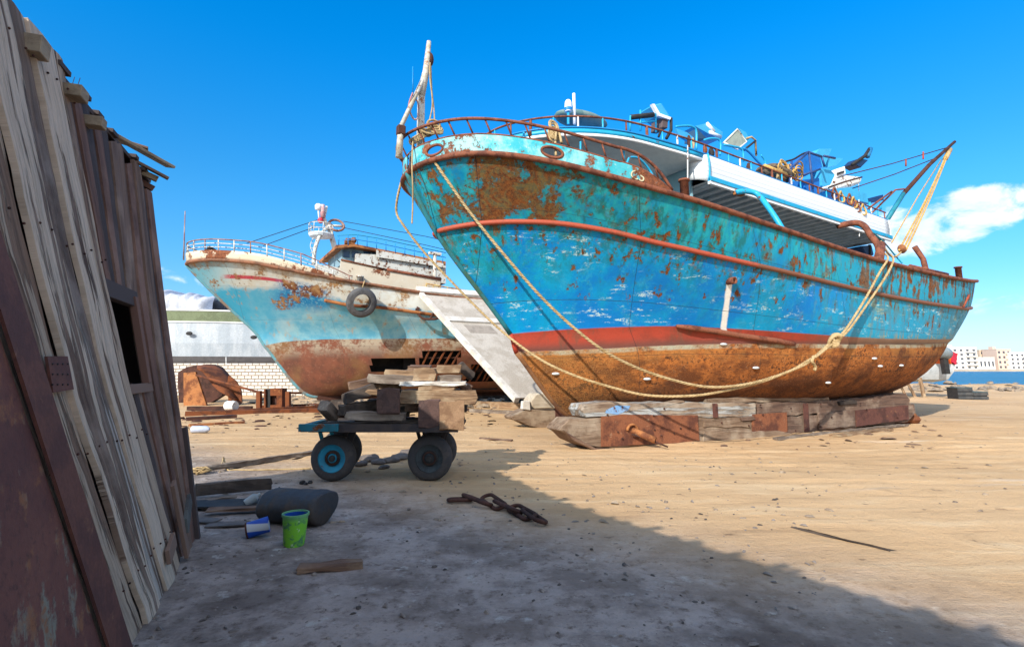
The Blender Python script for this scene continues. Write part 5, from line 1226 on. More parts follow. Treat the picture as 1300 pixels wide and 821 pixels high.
MB().lathe([(.0,.24),(.126,.24),(.128,.31),(.120,.31),(.118,.25),(0,.25)],V((0,0,0)),(0,0,1),28).build('paint_residue',paint('wet_blue',(.01,.06,.30),(.01,.04,.16),0,.3),bk,autos=40)
bk.scale=(.84,.84,.86)
P=onG(326,684);can=empty('paint_can',P,'small blue and white tin lying on its side left of the green bucket','tin')
cm_=NT('tin_label');Xc=cm_.xyz(cm_.obj);cc=cm_.mx(cm_.ss(cm_.ma('ABSOLUTE',cm_.ma('SUBTRACT',Xc[2],.10)),.028,.035),(.40,.42,.45),(.01,.06,.35));cm_=cm_.out(cc,.45)
d_=V((.9,.35,.22)).normalized();MB().lathe([(0,-.10),(.072,-.10),(.072,.09),(.064,.09),(.064,-.02),(0,-.02)],V((0,0,.085)),-d_,24).build('tin_body',cm_,can,autos=40)
MB().lathe([(.074,.084),(.074,.10),(.060,.10),(.060,.084)],V((0,0,.085)),-d_,24,closed=True).build('rim',M['rustdark'],can,autos=40)
for px,py,r_,mt in((350,704,.05,'wet'),(338,700,.03,'wet'),(402,690,.035,'wet')):
    pass
# crushed dark drum
P=onG(377,662);mb=MB();rows=[]
for i in range(27):
    f=i/26;x=-.38+.76*f;row=[]
    for k in range(36):
        a=2*PI*k/36;r_=.245*(1+.16*mnoise.noise(V((f*2.6,math.cos(a)*1.1,math.sin(a)*1.1)))+.03*mnoise.noise(V((f*9,math.cos(a)*4,math.sin(a)*4)))+(.05 if i in(6,7,13,14,20,21) else 0))
        if i in(0,26):r_*=.9
        z=.21+r_*math.sin(a)*.80;row.append(V((x,r_*math.cos(a)*1.15,max(0,z) if z<.30 else .30+(z-.30)*.55)))
    rows.append(row)
mb.grid(rows,True);mb.f.append(tuple(range(36)));mb.f.append(tuple(26*36+k for k in range(36))[::-1])
dr=mb.build('crushed_drum',weathered('drum_grime',(.035,.042,.052),(.055,.045,.04),(.10,.055,.035),sc=4,fine=30,ro=.7,bs=.6),None,autos=60);dr.location=P;dr.scale=(.88,.9,.92);dr.rotation_euler=(0,.0,-.22);tag(dr,'dark dented drum lying behind the green bucket','drum')
def flat(px,py,w,d,h,rz,mat,name,label,cat,grp=None,z=.0,tilt=0):
    P=onG(px,py,z);n=8;mb=MB();rows=[]
    pts=[(-.5,-.5),(0,-.53),(.5,-.47),(.52,0),(.48,.5),(.1,.52),(-.47,.5),(-.5,.1)]
    mb.prism([V((x*w+R.uniform(-.04,.04)*w,y*d+R.uniform(-.04,.04)*d,0)) for x,y in pts],V((0,0,h)));o=mb.build(name,mat,None);o.location=P;o.rotation_euler=(tilt,0,rz);return tag(o,label,cat,grp)
gp=weathered('dull_plank',(.13,.11,.10),(.08,.07,.065),(.2,.18,.16))
flat(284,644,.95,.34,.02,.1,M['black'],'tray','wide dark flat tray on the ground between the shed and the drum','tray',z=.03)
MB_=MB();P=onG(282,640,.0)
for x,y,sx,sy in((0,.17,.95,.02),(0,-.17,.95,.02),(-.47,0,.02,.34),(.47,0,.02,.34)): pass
stick(onG(248,633,.10),onG(345,624,.10),.05,.14,'black' if 0 else 'wooddark','dark plank on edge lying behind the flat tray by the shed')
stick(onG(262,655,.05),onG(338,650,.05),.12,.03,'woodbrown','reddish brown plank lying flat in front of the dark tray by the shed')
flat(290,668,.42,.15,.012,.2,gp,'board_scrap','pointed grey board scrap on the ground left of the blue tin','board',z=.02)
flat(262,664,.26,.16,.012,-.2,gp,'board_scrap','grey board scrap on the ground nearest the foot of the shed','board',z=.02)
P=onG(311,646,.05);mb=MB().lathe([(0,0),(.045,0),(.05,.03),(.05,.12),(.02,.15),(.02,.18),(0,.18)],P,(.7,.5,.5),16);top_mesh(mb,'plastic_bottle',paint('bottle_grey',(.30,.33,.33),None,0,.4),'crumpled grey plastic bottle lying on the dark tray','bottle',autos=40)
stick(onG(378,728,.03),onG(458,720,.03),.10,.05,'woodbrown','short brown plank on the ground in the very foreground below the bucket')
stick(onG(262,640,.03),onG(300,636,.04),.12,.05,'woodgrey','small grey plank lying inside the dark tray')
# chain
mb_c=empty('chain',onG(628,650),'heavy rusty chain of large links lying on the shaded dirt','chain')
cp=[(569,636),(597,639),(607,633),(622,641),(630,640),(640,648),(655,653),(664,650),(672,660),(689,668)]
lk=[((569,638),(599,637)),((591,634),(621,645)),((616,633),(637,647)),((631,642),(658,655)),((650,646),(675,661)),((668,652),(688,668))]
for i,(a,b_) in enumerate(lk):
    A_=onG(*a);B_=onG(*b_);d=(B_-A_);L=d.length;d.normalize();s=d.cross(V((0,0,1))).normalized();c=(A_+B_)/2+V((0,0,.026+.008*(i%2)))
    tl=[.1,.35,-.3,.4,-.25,.3][i];sd=(s*math.cos(tl)+V((0,0,1))*math.sin(tl));c.z+=.05*abs(math.sin(tl))
    W_=.07;pts=[]
    for k in range(24):
        t=2*PI*k/24;pts.append(c+d*(math.copysign(max(0,L/2-W_),math.cos(t))+W_*math.cos(t))+sd*(W_*math.sin(t))-mb_c.location)
    MB().tube(pts,.023,8,closed=True).build('chain_link',M['rustdark'],mb_c,True)
# pole and rope tail behind the cart
stick(onG(262,601,.05),onG(398,577,.05),.085,.075,'woodgrey','long pale wooden pole lying on the ground left of the cart',name='pole',cat='pole')
mb=MB();c=onG(255,603,.05)
for k in range(26):
    a=R.uniform(0,6.28);mb.tube([c+V((.15,0.02,0)),c+V((.02+R.uniform(-.1,.05),R.uniform(-.1,.1),R.uniform(-.03,.06))),c+V((R.uniform(-.25,0),R.uniform(-.14,.1),R.uniform(-.05,.04)))],.009,4)
top_mesh(mb,'frayed_rope',M['rope'],'frayed bunch of rope at the left end of the pale pole','rope',smooth=True)
mb=MB();mb.tube(smoothpath([onG(262,600,.06),onG(280,596,.08),onG(283,589,.10),onG(288,597,.03),onG(300,597,.02),onG(330,597,.02),onG(395,594,.02)]),.012,5);top_mesh(mb,'thin_rope',M['rope'],'thin rope tied round the pale pole and trailing to the cart','rope',smooth=True)
# rocks under the cart
def rock(px,py,r,sz,mat,label,grp=None,name='stone',z=0):
    P=onG(px,py,z);sd=R.uniform(0,99);mb=MB().ball(V((0,0,r*sz[2]*.5)),r,sz,8)
    for i,v in enumerate(mb.v): mb.v[i]=v*(1+.28*mnoise.noise(v*(2.2/r)*.7+V((sd,0,0))))
    o=mb.build(name,mat,None,autos=35);o.location=P;o.rotation_euler=(0,0,R.uniform(0,6));return tag(o,label,'stone',grp)
stn=weathered('stone',(.17,.14,.12),(.11,.09,.08),(.26,.22,.19),sc=6)
for px,py,r in((470,584,.16),(480,588,.12),(497,586,.13),(508,582,.15),(520,578,.16),(534,581,.14),(527,588,.10),(458,590,.10),(487,594,.08)):
    rock(px,py,r,(1.3,1,.45),stn,'rough grey stone in the heap on the dirt beneath the cart','stones heaped beneath the cart')
for px,py,r in((384,612,.045),(394,611,.035),(388,613,.03),(519,646,.02)):
    rock(px,py,r,(1,1,.8),M['black'],'small black lump on the dirt in front of the blue rimmed wheel','black lumps near the front wheel') if py<620 else rock(px,py,r,(1,1,.8),stn,'small pebble lying just left of the chain')
# ------------------------------------------------------------------ scrap yard on the left
outer=[(250,464),(262,462),(274,462.5),(283,466),(291,475),(298,486),(303,493),(307,500),(307,513)]
inner=[(250,468),(257,471),(263,479),(269,488),(276,495),(284,500),(290,503),(297,507),(303,514)]
cr_=[]
for k in range(7):
    f=k/6;cr_.append([atY(a[0]*(1-f)+b_[0]*f,a[1]*(1-f)+b_[1]*f,25.6-1.5*math.sin(f*PI/2)+ .2*math.sin(i*.9)) for i,(a,b_) in enumerate(zip(outer,inner))])
mb=MB().grid(cr_);base=V((cr_[0][0].x,25,0));sp=mb.build('curled_plate',M['rust'],None,autos=60,loc=base);m_=sp.modifiers.new('s','SOLIDIFY');m_.thickness=.04
tag(sp,'curled brown hull plate sweeping down to a torn point before the brick wall','scrap plate')
mb=rough_poly([atY(x,y,26.2) for x,y in((226,472),(238,465),(252,463),(268,464),(278,472),(284,486),(282,503),(262,514),(226,514))],V((0,.35,0)),.04,.5)  # dark panel added for the shade inside the curled plate
base=V((mb.v[0].x,26.2,0));o=mb.build('dark_inside_panel',M['rustdark'],None,loc=base);tag(o,'dark rusty panel standing for the shaded inside of the curled plate','scrap plate')
def upright(pts,Y,th,mat,name,label,cat,grp=None):
    P=[atY(x,y,Y) for x,y in pts];return top_mesh(MB().prism(P,V((0,th,0))),name,mat,label,cat,grp)
upright([(233,473),(248,472),(263,517),(233,517)],24.2,.12,M['orustpaint'],'scrap_panel','orange and cream rusty panel leaning before the curled plate','panel')
upright([(288,489),(290,476),(300,484),(306,496),(307,511),(298,506),(290,509)],24.4,.08,M['rust'],'rusty_plate','torn brown plate edge at the right of the curled plate','scrap plate')
for (x0,x1,y0,y1,tx) in((325,330,496,521,'thin rusty upright beam at the left of the square box frame'),(362,367,497,518,'thin rusty upright beam at the right of the square box frame')):
    upright([(x0,y0),(x1,y0),(x1,y1),(x0,y1)],22.3,.2,M['rust'],'steel_post',tx,'steel post','rusty uprights beside the box frame')
Fx=empty('box_frame',atY(346,520,22.3),'squat rusty box frame standing among the scrap steel','steel frame')
bx_=lambda x0,x1,y0,y1,dy,mt,nm: MB().prism([atY(x,y,22.3+dy)-Fx.location for x,y in((x0,y0),(x1,y0),(x1,y1),(x0,y1))],V((0,.5,0))).build(nm,mt,Fx)
bx_(335,337,494,520,0,M['rust'],'side_plate');bx_(337,343,494,520,.1,M['black'],'dark_web');bx_(343,358,493,502,.02,M['rust'],'top_plate');bx_(343,358,514,520,.02,M['rust'],'bottom_plate');bx_(351,358,502,514,.03,M['rust'],'web_plate');bx_(343,351,502,514,.3,M['rustdark'],'inner_plate')
GR='long steel bars lying on the sand'
for (a,b_,Ya,Yb,w_,h_,mt,tx) in (
 ((235,528),(410,522),0,0,.25,.16,'rust','thick rusty steel bar nearest the camera in the scrap row'),
 ((236,534),(300,531),0,0,.3,.10,'rustdark','dark rusty bar lying at the left beside the shed corner'),
 ((238,520),(320,519),0,0,.2,.14,'rustdark','dark bar behind the thick rusty steel bar'),
 ((290,524),(425,517),0,0,.18,.12,'rust','rusty bar running right towards the cart load'),
 ((240,541),(310,537),0,0,.2,.06,'orustpaint','orange rusty strip lying on the sand in front of the steel bars'),
 ((330,517),(470,513),0,0,.18,.1,'rust','far rusty bar lying under the bow of the pale boat')):
    A_=onG(*a,h_/2);B_=onG(*b_,h_/2);stick(A_,B_,w_,h_,M[mt],tx,name='steel_bar',cat='steel bar',grp=GR,jit=.004)
mb=MB().tube([atY(249,476,24.0),atY(330,498,23.2),atY(395,499,24)],.05,6);top_mesh(mb,'steel_pipe',M['rust'],'thin rusty pipe slanting down across the curled plate','pipe',smooth=True)
stick(onG(360,500,.5),onG(384,496,.6),.1,.1,'woodbrown','short brown timber resting on the rubble below the pale bow')
P=onG(293,523,.25);mb=MB().lathe([(0,-.2),(.17,-.2),(.17,.2),(0,.2)],P,(1,-.3,0),16);top_mesh(mb,'white_tin',M['white'],'white tin lying on the dark bar among the scrap','tin',autos=40)
P=onG(255,549,.09);mb=MB().lathe([(0,-.22),(.09,-.22),(.09,.12),(.04,.2),(0,.2)],P,(1,.1,0),14);top_mesh(mb,'plastic_bottle',paint('bottle_pale',(.45,.5,.62),None,0,.4),'pale blue plastic bottle lying on the sand before the orange strip','bottle',autos=40)
# rubble: uncountable
def scatter(name,N,region,rmin,rmax,mats,kindlabel,flatten=.6):
    mb=MB()
    for _ in range(N):
        x,y=region();r=rmin+(rmax-rmin)*R.random()**2.5;z=gz(x,y)+r*.15
        a=R.uniform(0,6.28);M_=Matrix.Rotation(a,3,'Z')@Matrix.Rotation(R.uniform(-.4,.4),3,'X');sx,sy,sz=R.uniform(.6,1.5)*r,R.uniform(.5,1)*r,R.uniform(.3,.8)*r*flatten*1.4
        b=len(mb.v)
        vs=[(-1,-.6,0),(-.3,-1,0),(.9,-.5,0),(1,.5,0),(.1,1,0),(-.9,.4,0),(-.5,-.3,1),(.5,-.3,1.1),(.3,.5,.9),(-.4,.4,.8)]
        for v in vs: mb.v.append(V((x,y,z))+M_@V((v[0]*sx*R.uniform(.8,1.2),v[1]*sy*R.uniform(.8,1.2),v[2]*sz*R.uniform(.7,1.2))))
        for f in((0,1,7,6),(1,2,7),(2,3,8,7),(3,4,8),(4,5,9,8),(5,0,6,9),(6,7,8,9)): mb.f.append(tuple(b+k for k in f))
    o=mb.build(name,mats);return tag(o,kindlabel,name.replace('_',' '),kind='stuff')
peb=weathered('pebble',(.32,.25,.18),(.17,.13,.10),(.5,.44,.36),sc=3,fine=20)
pebd=weathered('pebble_dark',(.10,.085,.075),(.06,.05,.045),(.26,.24,.22),sc=3,fine=20)
def r_near(): 
    y=2.5+R.random()**1.3*7.5;return R.uniform(-.52*y-1.2,.55*y),y
def r_mid():
    y=6+R.random()**1.5*40;return R.uniform(-.8*y,1.0*y),y
def r_px(x0,x1,y0,y1):
    def f(): P=G(R.uniform(x0,x1),R.uniform(y0,y1));return P.x,P.y
    return f
scatter('pebbles',500,r_near,.004,.026,pebd,'dark pebbles and crumbs strewn over the shaded dirt')
scatter('pebbles',700,r_near,.004,.03,weathered('pebble_dust',(.24,.20,.17),(.17,.145,.13),(.36,.33,.3),sc=3,fine=20),'dusty pebbles and crumbs strewn over the shaded dirt')
scatter('gravel',1100,r_mid,.006,.045,peb,'small stones strewn over the sunny sand')
scatter('rubble',420,r_px(320,640,501,518),.06,.28,peb,'broken stones and debris lying below the bow of the pale boat')
scatter('rubble',160,r_px(1150,1300,489,497),.08,.45,peb,'broken stones along the water edge')
scatter('wood_chips',260,r_px(230,640,512,545),.03,.16,M['rustdark'],'brown chips and flakes scattered round the scrap steel',.25)
scatter('wood_chips',90,r_px(900,1200,528,570),.02,.12,M['woodbrown'],'wood chips scattered along the near sledge',.3)
# loose timbers under the boats
for a,b_,w_,h_,mt,tx in (((600,516),(668,519),.35,.25,'woodtan','tan timber lying on the ground left of the far sledge nose'),
  ((598,523),(655,526),.2,.12,'woodgrey','thin grey timber in front of the tan timber by the far sledge'),
  ((560,508),(640,505),.4,.35,'wooddark','dark baulk in the shade under the pale boat'),
  ((1005,672),(1130,702),.012,.012,'wooddark','thin dark stick lying alone on the sunny sand at the right'),
  ((985,558),(1150,540),.16,.06,'woodgrey','grey plank on the sand along the rear of the near sledge'),
  ((1060,555),(1128,546),.25,.05,'woodtan','tan board on the sand near the right end of the near sledge'),
  ((610,556),(650,560),.1,.03,'woodbrown','small brown slat on the sand left of the near sledge nose')):
    stick(onG(*a,h_/2),onG(*b_,h_/2),w_,h_,mt,tx)
rock(1137,536,.42,(1.5,.9,.5),M['orustpaint'],'crumpled orange rust scrap at the right end of the near sledge',name='rust_scrap')
# ------------------------------------------------------------------ behind the stern
B4=empty('small_boat',V((21.7,31.5,-.32)),'small white and orange boat on wooden trestles behind the blue stern','boat',math.radians(10))
def p4(px,py,Y): return Matrix.Rotation(-math.radians(10),3,'Z')@(atY(px,py,Y)-V((21.7,31.5,-.32)))
def sect4(name,prof,mat,x0=-2.8,x1=3.4):
    mb=MB();rows=[]
    for i in range(19):
        f=i/18;tap=1-max(0,(.35-f)/.35)**2*.8;rows.append([V((x0+(x1-x0)*f+ (z-1.6)*.25*f,y*tap,z+.25*(1-f)**2)) for y,z in prof])
    mb.grid(rows);mb.f.append(tuple(range(len(prof))));mb.f.append(tuple(18*len(prof)+k for k in range(len(prof))));return mb.build(name,mat,B4,autos=35)
sect4('hull',[(0,1.15),(-.8,1.3),(-1.1,1.75),(-1.15,2.25),(1.15,2.25),(1.1,1.75),(.8,1.3)],paint('small_white',(.55,.60,.64),None,0,.5))
sect4('topsides',[(-1.16,2.2),(-1.25,2.78),(1.25,2.78),(1.16,2.2)],paint('orange_paint',(.85,.14,.01),(.7,.1,.02),0,.5))
sect4('stern_edge',[(-1.30,2.15),(-1.30,2.80),(-1.2,2.80),(-1.2,2.15)],paint('red_paint',(.45,.02,.05),None,0,.5),3.15,3.3)
c=p4(1197,447,30.2);MB().lathe([(0,-.4),(.25,-.45),(.36,-.3),(.36,.3),(.25,.42),(0,.42)],c,(.9,.3,-.3),18).build('outboard_cowl',paint('motor_grey',(.22,.27,.30),None,0,.4),B4,autos=50)
MB().bar(c+V((0,0,-.2)),c+V((.05,0,-1.2)),.25,.3).build('outboard_leg',M['black'],B4)
for a,b_ in(((1136,475),(1147,502)),((1146,474),(1158,505)),((1166,472),(1169,503))):
    t_=atY(a[0],a[1],31);g_=onG(b_[0],b_[1]);g2=V((g_.x,30.6,gz(g_.x,30.6)))
    stick(t_,V((atY(b_[0],468,30.8).x,30.8,0)),.16,.12,'woodtan','tan wooden prop standing under the small orange and white boat',name='wooden_prop',cat='prop',grp='props under the small boat')
P=atY(1150,480,31.5);mb=MB().ball(P,.4,(1,.6,.7),8);top_mesh(mb,'dark_float',M['black'],'dark rounded float stowed beneath the small orange boat','float',smooth=True)
cr=[(1208,497,'the left of the pair on the sand by the water'),(1227,497,'the right and lower of the pair on the sand by the water')]
for i,(px,py,tx) in enumerate(cr):
    P=onG(px+9,506);P=V((P.x,29.3,gz(P.x,29.3)));P.x=atY(px+6,468,29.3).x
    r=empty('slatted_crate',P,'dark slatted crate, '+tx,'crate',.02,'slatted crates by the water')
    h_=.62 if i==0 else .42
    MB().box((0,.0,h_/2),(.74,.72,h_-.03)).build('inner_box',M['black'],r)
    for k in range(3 if i==0 else 2):
        MB().box((0,-.385,h_*(k+.5)/(3 if i==0 else 2)),(.80,.04,h_/(3 if i==0 else 2)-.05)).build('slat',weathered('slat_dark',(.05,.055,.06),(.08,.08,.08)) if k==0 and i==0 else bpy.data.materials['slat_dark'],r)
    MB().box((0,0,h_),(.82,.8,.04)).build('lid',weathered('lid_teal',(.06,.10,.11),(.10,.12,.12)) if i==0 else bpy.data.materials['lid_teal'],r)
# ------------------------------------------------------------------ clutter on the upper deck of the blue boat
def dk(px,py,b,off=(0,0,0)): return O1+rot1@p1(px,py,b)
def place(name,label,cat,base,group=None):
    return empty(name,base,label,cat,TH,group)
def lp_(r,px,py,b): return rot1.transposed()@(dk(px,py,b)-r.location)
bt=paint('tarp_blue',(.01,.15,.52),(.01,.09,.32),0,.5);bl=paint('light_blue',(.05,.38,.66),(.04,.28,.5),.0,.45)
# satellite style wing chair near the wheelhouse
r=place('deck_seat','tipped blue padded deck seat with white edge on the front of the upper deck','seat',dk(845,178,.9))
q=lambda x,y,b=.9:lp_(r,x,y,b)
MB().prism([q(829,133),q(840,131),q(851,148),q(850,154),q(838,146)],V((0,.5,0))).build('backrest',bl,r,bevel=.02)
MB().prism([q(828,132,.95),q(831,132,.95),q(838,144,.95),q(852,149,.95),q(851,152,.95),q(836,147,.95)],V((0,.08,0))).build('white_edge',M['whiteclean'],r)
MB().prism([q(841,149),q(849,150),q(848,163),q(840,162)],V((0,.4,0))).build('cushion',paint('seat_brown',(.11,.08,.08),None,0,.8),r,bevel=.02)
MB().tube([q(852,150),q(852,165),q(846,176)],.04,6).tube([q(840,163),q(836,174)],.03,6).build('seat_frame',M['black'],r,True)
r=place('pipe_canopy_frame','blue framed folding canopy with dark roller beside the tipped deck seat','canopy frame',dk(818,170,.9))
q=lambda x,y,b=.9:lp_(r,x,y,b)
MB().tube([q(801,149),q(829,146)],.065,8).build('roller',M['black'],r,True)
MB().tube([q(800,166),q(800,148),q(832,145),q(833,168)],.028,6).tube([q(813,166),q(813,140)],.028,6).tube([q(800,157),q(832,154)],.02,6).build('frame_pipe',M['cyan'],r,True)
def pipe(name,label,pts,b,rad,mat,cat='pipe frame',grp='bent pipe frames on the upper deck'):
    P=[dk(x,y,b) for x,y in pts];mb=MB();mb.tube(smoothpath(P,5),rad,6);return top_mesh(mb,name,mat,label,cat,grp,smooth=True)
pipe('bent_pipe_frame','blue bent pipe frame just right of the tipped deck seat',[(858,161),(870,160),(879,161),(884,167),(884,190)],1.2,.03,M['cyan'])
pipe('bent_pipe_frame','blue arched pipe frame left of the tilted grey table',[(894,178),(902,176),(912,177),(915,184),(914,197)],1.4,.03,M['cyan'])
pipe('bent_pipe_frame','long blue pipe frame sloping in front of the tilted grey table',[(919,184),(930,186),(942,190),(944,205)],1.5,.03,M['cyan'])
pipe('bent_pipe_frame','dark blue pipe frame leaning right of the tilted grey table',[(944,188),(952,194),(962,205),(970,212)],1.3,.035,M['cyand'])
pipe('bent_pipe_frame','thin blue pipe frame leaning against the bundled net',[(966,197),(971,204),(972,214)],1.3,.025,M['cyan'])
pipe('bent_pipe_frame','long thin pipe arched over the blue sheets beside the net bundle',[(998,205),(1008,202),(1020,195),(1028,193)],1.2,.03,M['black'])
# awning of light blue sheets left of the table
mb=MB();mb.prism([dk(x,y,1.0) for x,y in((858,163),(872,168),(881,175),(878,182),(862,172))],rot1@V((0,.06,0)));top_mesh(mb,'plastic_sheet',bl,'pale blue sheet sagging under the first bent pipe','sheet','blue sheets on the upper deck')
mb=MB();mb.prism([dk(x,y,1.0) for x,y in((885,163),(897,176),(884,176))],rot1@V((0,.4,0)));top_mesh(mb,'folded_stool',paint('stool_dark',(.03,.08,.15),None,0,.6),'dark triangular folded stool between the first and second bent pipes','stool')
mb=MB();mb.prism([dk(x,y,.6) for x,y in((882,160),(900,156),(918,168),(916,176),(900,170))],rot1@V((0,.5,0)));top_mesh(mb,'plastic_sheet',bl,'light blue board propped up behind the arched pipe','sheet','blue sheets on the upper deck')
mb=MB().tube([dk(897,157,.6),dk(906,167,.6)],.06,6).tube([dk(900,168,.6),dk(915,174,.6)],.05,6);top_mesh(mb,'boat_hook_bundle',M['whiteclean'],'short blue and white rods poking up behind the arched pipe','rods',smooth=True)
r=place('folding_table','grey topped folding table tilted on edge on the upper deck','table',dk(940,205,1.0))
q=lambda x,y,b=1.0:lp_(r,x,y,b)
MB().prism([q(919,181),q(936,164),q(948,180),q(940,187)],V((0,.06,0))).build('table_top',weathered('table_grey',(.36,.42,.36),(.28,.33,.3),sc=4),r)
MB().tube([q(919,181),q(936,164),q(948,180),q(936,190),q(919,181)],.022,5).build('table_edge',M['white'],r,True)
MB().prism([q(938,163),q(947,168),q(952,178),q(948,180)],V((0,.05,0))).build('side_flap',bl,r)
MB().tube([q(944,191),q(959,179),q(960,197)],.035,6).build('table_leg',M['black'],r,True)
MB().tube([q(947,176),q(954,174),q(959,178),q(960,198)],.03,6).build('table_leg',M['rope'],r,True)
MB().tube([q(948,188),q(968,212)],.03,6).build('table_leg',M['cyand'],r,True)
# net bundle
P=dk(985,222,1.2);mb=MB()
mb.ball(V((0,0,0)),.45,(1.5,.9,.5),9)
for i,v in enumerate(mb.v): mb.v[i]=rot1@(v*(1+.35*mnoise.noise(v*3)))+P
top_mesh(mb,'net_bundle',weathered('net_brown',(.16,.12,.08),(.06,.05,.04),(.3,.24,.14),sc=9,bs=1),'brown bundled fishing net lying against the upper deck rail','net')
mb=MB()
for k in range(16):
    c=P+rot1@V((R.uniform(-.3,.75),-.3,R.uniform(-.1,.25)));rr=R.uniform(.10,.22);a0=R.uniform(0,3)
    mb.tube([c+rot1@V((rr*math.cos(t)*1.2,.06*math.sin(t+a0),rr*math.sin(t)*.8)) for t in [2*PI*i/12 for i in range(12)]],.022,5,closed=True)
mb.tube([dk(970,211,1.9),dk(998,222,1.9)],.06,6)
top_mesh(mb,'rope_coil',M['ropeyellow'],'yellow rope coiled over the brown net bundle','rope',smooth=True)
for k,(x,y,w_,h_) in enumerate(((875,180,3,9),(880,182,2,8),(895,190,3,7),(903,194,4,7),(951,217,4,12),(988,228,3,9),(994,230,3,9),(968,222,5,5))):
    mb=MB();Pp=dk(x,y,1.75);mb.ball(V((0,0,0)),1,(w_*.018,w_*.018,h_*.018),6)
    for i,v in enumerate(mb.v): mb.v[i]=v*(1+.3*mnoise.noise(v*9))+Pp
    top_mesh(mb,'rag',[M['rustdark'],M['rope'],M['rust'],M['black']][k%4],'dark rag or cord bundle hanging on the upper deck rail','rag','rags hanging on the upper deck rail')
# blue sheets over frame
def sheet(label,pts,b,mat,th=.05): mb=MB();mb.prism([dk(x,y,b) for x,y in pts],rot1@V((0,th,0)));return top_mesh(mb,'plastic_sheet',mat,label,'sheet','blue sheets on the upper deck')
sheet('big deep blue sheet hung from the arched frame right of the net bundle',[(1018,200),(1026,193),(1040,196),(1044,212),(1022,224),(1016,214)],1.2,bt,.35)
sheet('light blue rounded sheet standing highest above the deep blue sheet',[(1034,196),(1041,189),(1056,189),(1052,198),(1047,212),(1041,212)],.6,bl,.3)
sheet('small deep blue sheet lying low beside the rail',[(1003,238),(1008,230),(1014,230),(1012,239)],1.5,bt,.3)
sheet('crumpled deep blue sheet below the arched frame by the rail',[(1021,228),(1040,226),(1041,245),(1030,246),(1022,238)],1.4,bt,.3)
sheet('pale turquoise sheet stretched behind the white upturned dinghy',[(1050,200),(1071,201),(1062,210),(1052,212)],.5,bl,.1)
sheet('pale blue sheet crumpled left of the white dinghy',[(1042,215),(1052,213),(1060,222),(1054,235),(1044,237)],1.3,bl,.3)
mb=MB()
for a,b_ in(((1002,215),(1026,193)),((1026,193),(1043,199)),((1043,199),(1047,212)),((1020,222),(1041,215)),((1027,193),(1032,240)),((1046,198),(1060,201)),((1005,205),(1002,240))): mb.tube([dk(*a,1.55),dk(*b_,1.55)],.035,6)
top_mesh(mb,'awning_frame',paint('frame_navy',(.02,.06,.2),(.1,.1,.12),0,.5),'dark tubular awning frame arching over the blue sheets','awning frame',smooth=True)
pl_=empty('x',(0,0,0),None,None);bpy.data.objects.remove(pl_)
r=place('dinghy','small white dinghy lying tipped among the gear on the upper deck','dinghy',dk(1072,245,.9))
q=lambda x,y,b=.9:lp_(r,x,y,b)
MB().prism([q(1050,240),q(1056,228),q(1075,222),q(1095,224),q(1094,232),q(1075,240),q(1058,246)],V((0,.9,0))).build('hull',M['white'],r,bevel=.06)
MB().tube([q(1052,238,1.0),q(1072,231,1.0),q(1094,225,1.0)],.03,6).build('rub_strip',M['rustdark'],r,True)
MB().prism([q(1060,216),q(1073,211),q(1074,221),q(1062,226)],V((0,.3,0))).build('console',M['whiteclean'],r,bevel=.02)
MB().prism([q(1064,219,.95),q(1072,216.5,.95),q(1072,219,.95),q(1064,222,.95)],V((0,.05,0))).build('console_window',M['black'],r)
r=place('radar_bracket','dark jointed bracket jutting up above the white dinghy','bracket',dk(1090,212,.5))
q=lambda x,y,b=.5:lp_(r,x,y,b)
MB().prism([q(1084,208),q(1091,201),q(1103,203),q(1093,213)],V((0,.4,0))).build('housing',paint('navy',(.01,.03,.09),None,0,.4),r,bevel=.02)
MB().tube([q(1082,209),q(1098,198),q(1104,189)],.06,6).build('arm',M['black'],r,True)
MB().tube([q(1101,199),q(1105,189)],.09,6).build('head',paint('arm_blue',(.02,.18,.4),None,0,.4),r,True)
r=place('bench_box','dark blue bench box by the aft end of the upper deck rail','bench',dk(1110,258,1.0))
q=lambda x,y,b=1.0:lp_(r,x,y,b)
MB().prism([q(1102,252),q(1121,247),q(1122,254),q(1104,258)],V((0,.7,0))).build('bench_top',paint('navy2',(.01,.05,.16),None,0,.5),r)
for x in(1104,1118): MB().tube([q(x,257),q(x,266)],.04,6).build('leg',M['cyan'],r,True)
sheet('light blue sheet spread beneath the white dinghy',[(1056,240),(1078,238),(1100,246),(1103,258),(1080,252),(1058,246)],1.0,bl,.5)
mb=MB().tube([dk(1102,265,1.5),dk(1132,243,1.2)],.03,6);top_mesh(mb,'boat_hook',M['rustpipe'],'thin rusty pole slanting up from the aft rail to the boom','pole',smooth=True)
for k,(x,y) in enumerate(((1068,250),(1079,253),(1084,257),(1088,262),(1096,266),(1060,245))):
    c=dk(x,y,1.75);mb=MB().tube([c+rot1@V((.13*math.cos(t),.03*math.sin(t*2),.17*math.sin(t))) for t in [2*PI*i/12 for i in range(12)]],.026,5,closed=True)
    top_mesh(mb,'rope_loop',M['rustpipe'] if k%2 else M['ropeyellow'],'rusty brown rope loop hung on the aft part of the upper rail','rope','rope loops on the aft upper rail',smooth=True)
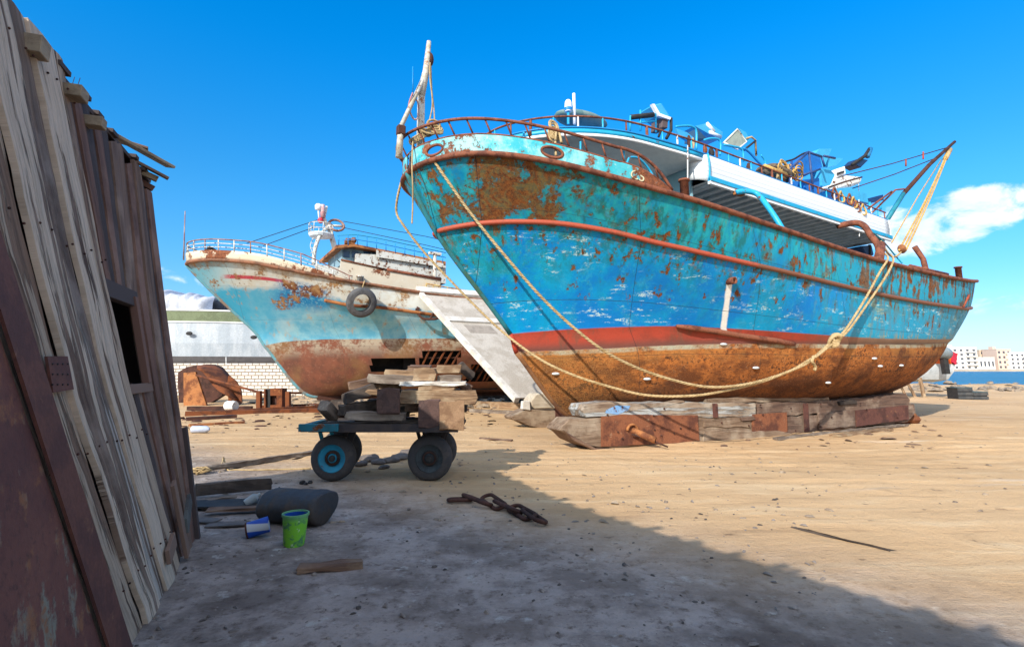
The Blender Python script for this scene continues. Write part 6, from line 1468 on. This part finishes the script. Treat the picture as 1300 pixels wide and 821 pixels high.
# mast light, aerial, skiff at the front
r=place('beacon_lamp','white cylindrical beacon lamp above the front of the upper deck','lamp',dk(721,152,.9))
q=lambda x,y,b=.9:lp_(r,x,y,b)
MB().lathe([(0,0),(.075,0),(.085,.10),(.075,.22),(.05,.27),(0,.28)],q(721.5,142),(0,0,1),16).build('lamp_housing',M['whiteclean'],r,autos=50);MB().tube([q(721.5,142),q(721.5,158)],.03,6).build('stem',M['cyan'],r)
MB().lathe([(.087,.02),(.087,.09),(.08,.09),(.08,.02)],q(721.5,142),(0,0,1),16,closed=True).build('lamp_band',M['cyand'],r)
mb=MB().tube([dk(729.5,158,.9),dk(728.5,119,.9)],.035,6);top_mesh(mb,'aerial',M['whiteclean'],'white whip aerial beside the beacon lamp','aerial',smooth=True)
P=dk(738,153,.3);mb=MB().ball(V((0,0,0)),1.0,(.75,.38,.16),10)
for i,v in enumerate(mb.v): mb.v[i]=rot1@v+P
top_mesh(mb,'upturned_skiff',weathered('skiff',(.10,.20,.20),(.2,.28,.26)),'dark green upturned skiff on the front of the upper deck','skiff',smooth=True)
mb=MB()
for k in range(9):
    c=dk(705+R.uniform(-4,5),166+R.uniform(-6,10),2.0);mb.tube([c+rot1@V((.09*math.cos(t),.04*math.sin(t),.13*math.sin(t))) for t in [2*PI*i/10 for i in range(10)]],.02,5,closed=True)
mb.tube(smoothpath([dk(706,168,2.05),dk(705,182,2.2),dk(706,198,2.3)]),.025,5).tube(smoothpath([dk(710,168,2.05),dk(713,182,2.2)]),.025,5)
top_mesh(mb,'rope_coil',M['rope'],'pale tangled rope draped over the front of the upper deck edge','rope',smooth=True)
r=place('blue_machine','dark blue winch standing on the stern deck under the upper deck','winch',dk(1100,330,1.0))
q=lambda x,y,b=1.0:lp_(r,x,y,b)
MB().prism([q(1094,312),q(1107,311),q(1110,324),q(1100,324)],V((0,.6,0))).build('winch_body',paint('navy3',(.01,.04,.12),None,0,.5),r,bevel=.03);MB().tube([q(1104,311),q(1104,324)],.05,6).build('winch_post',M['black'],r)
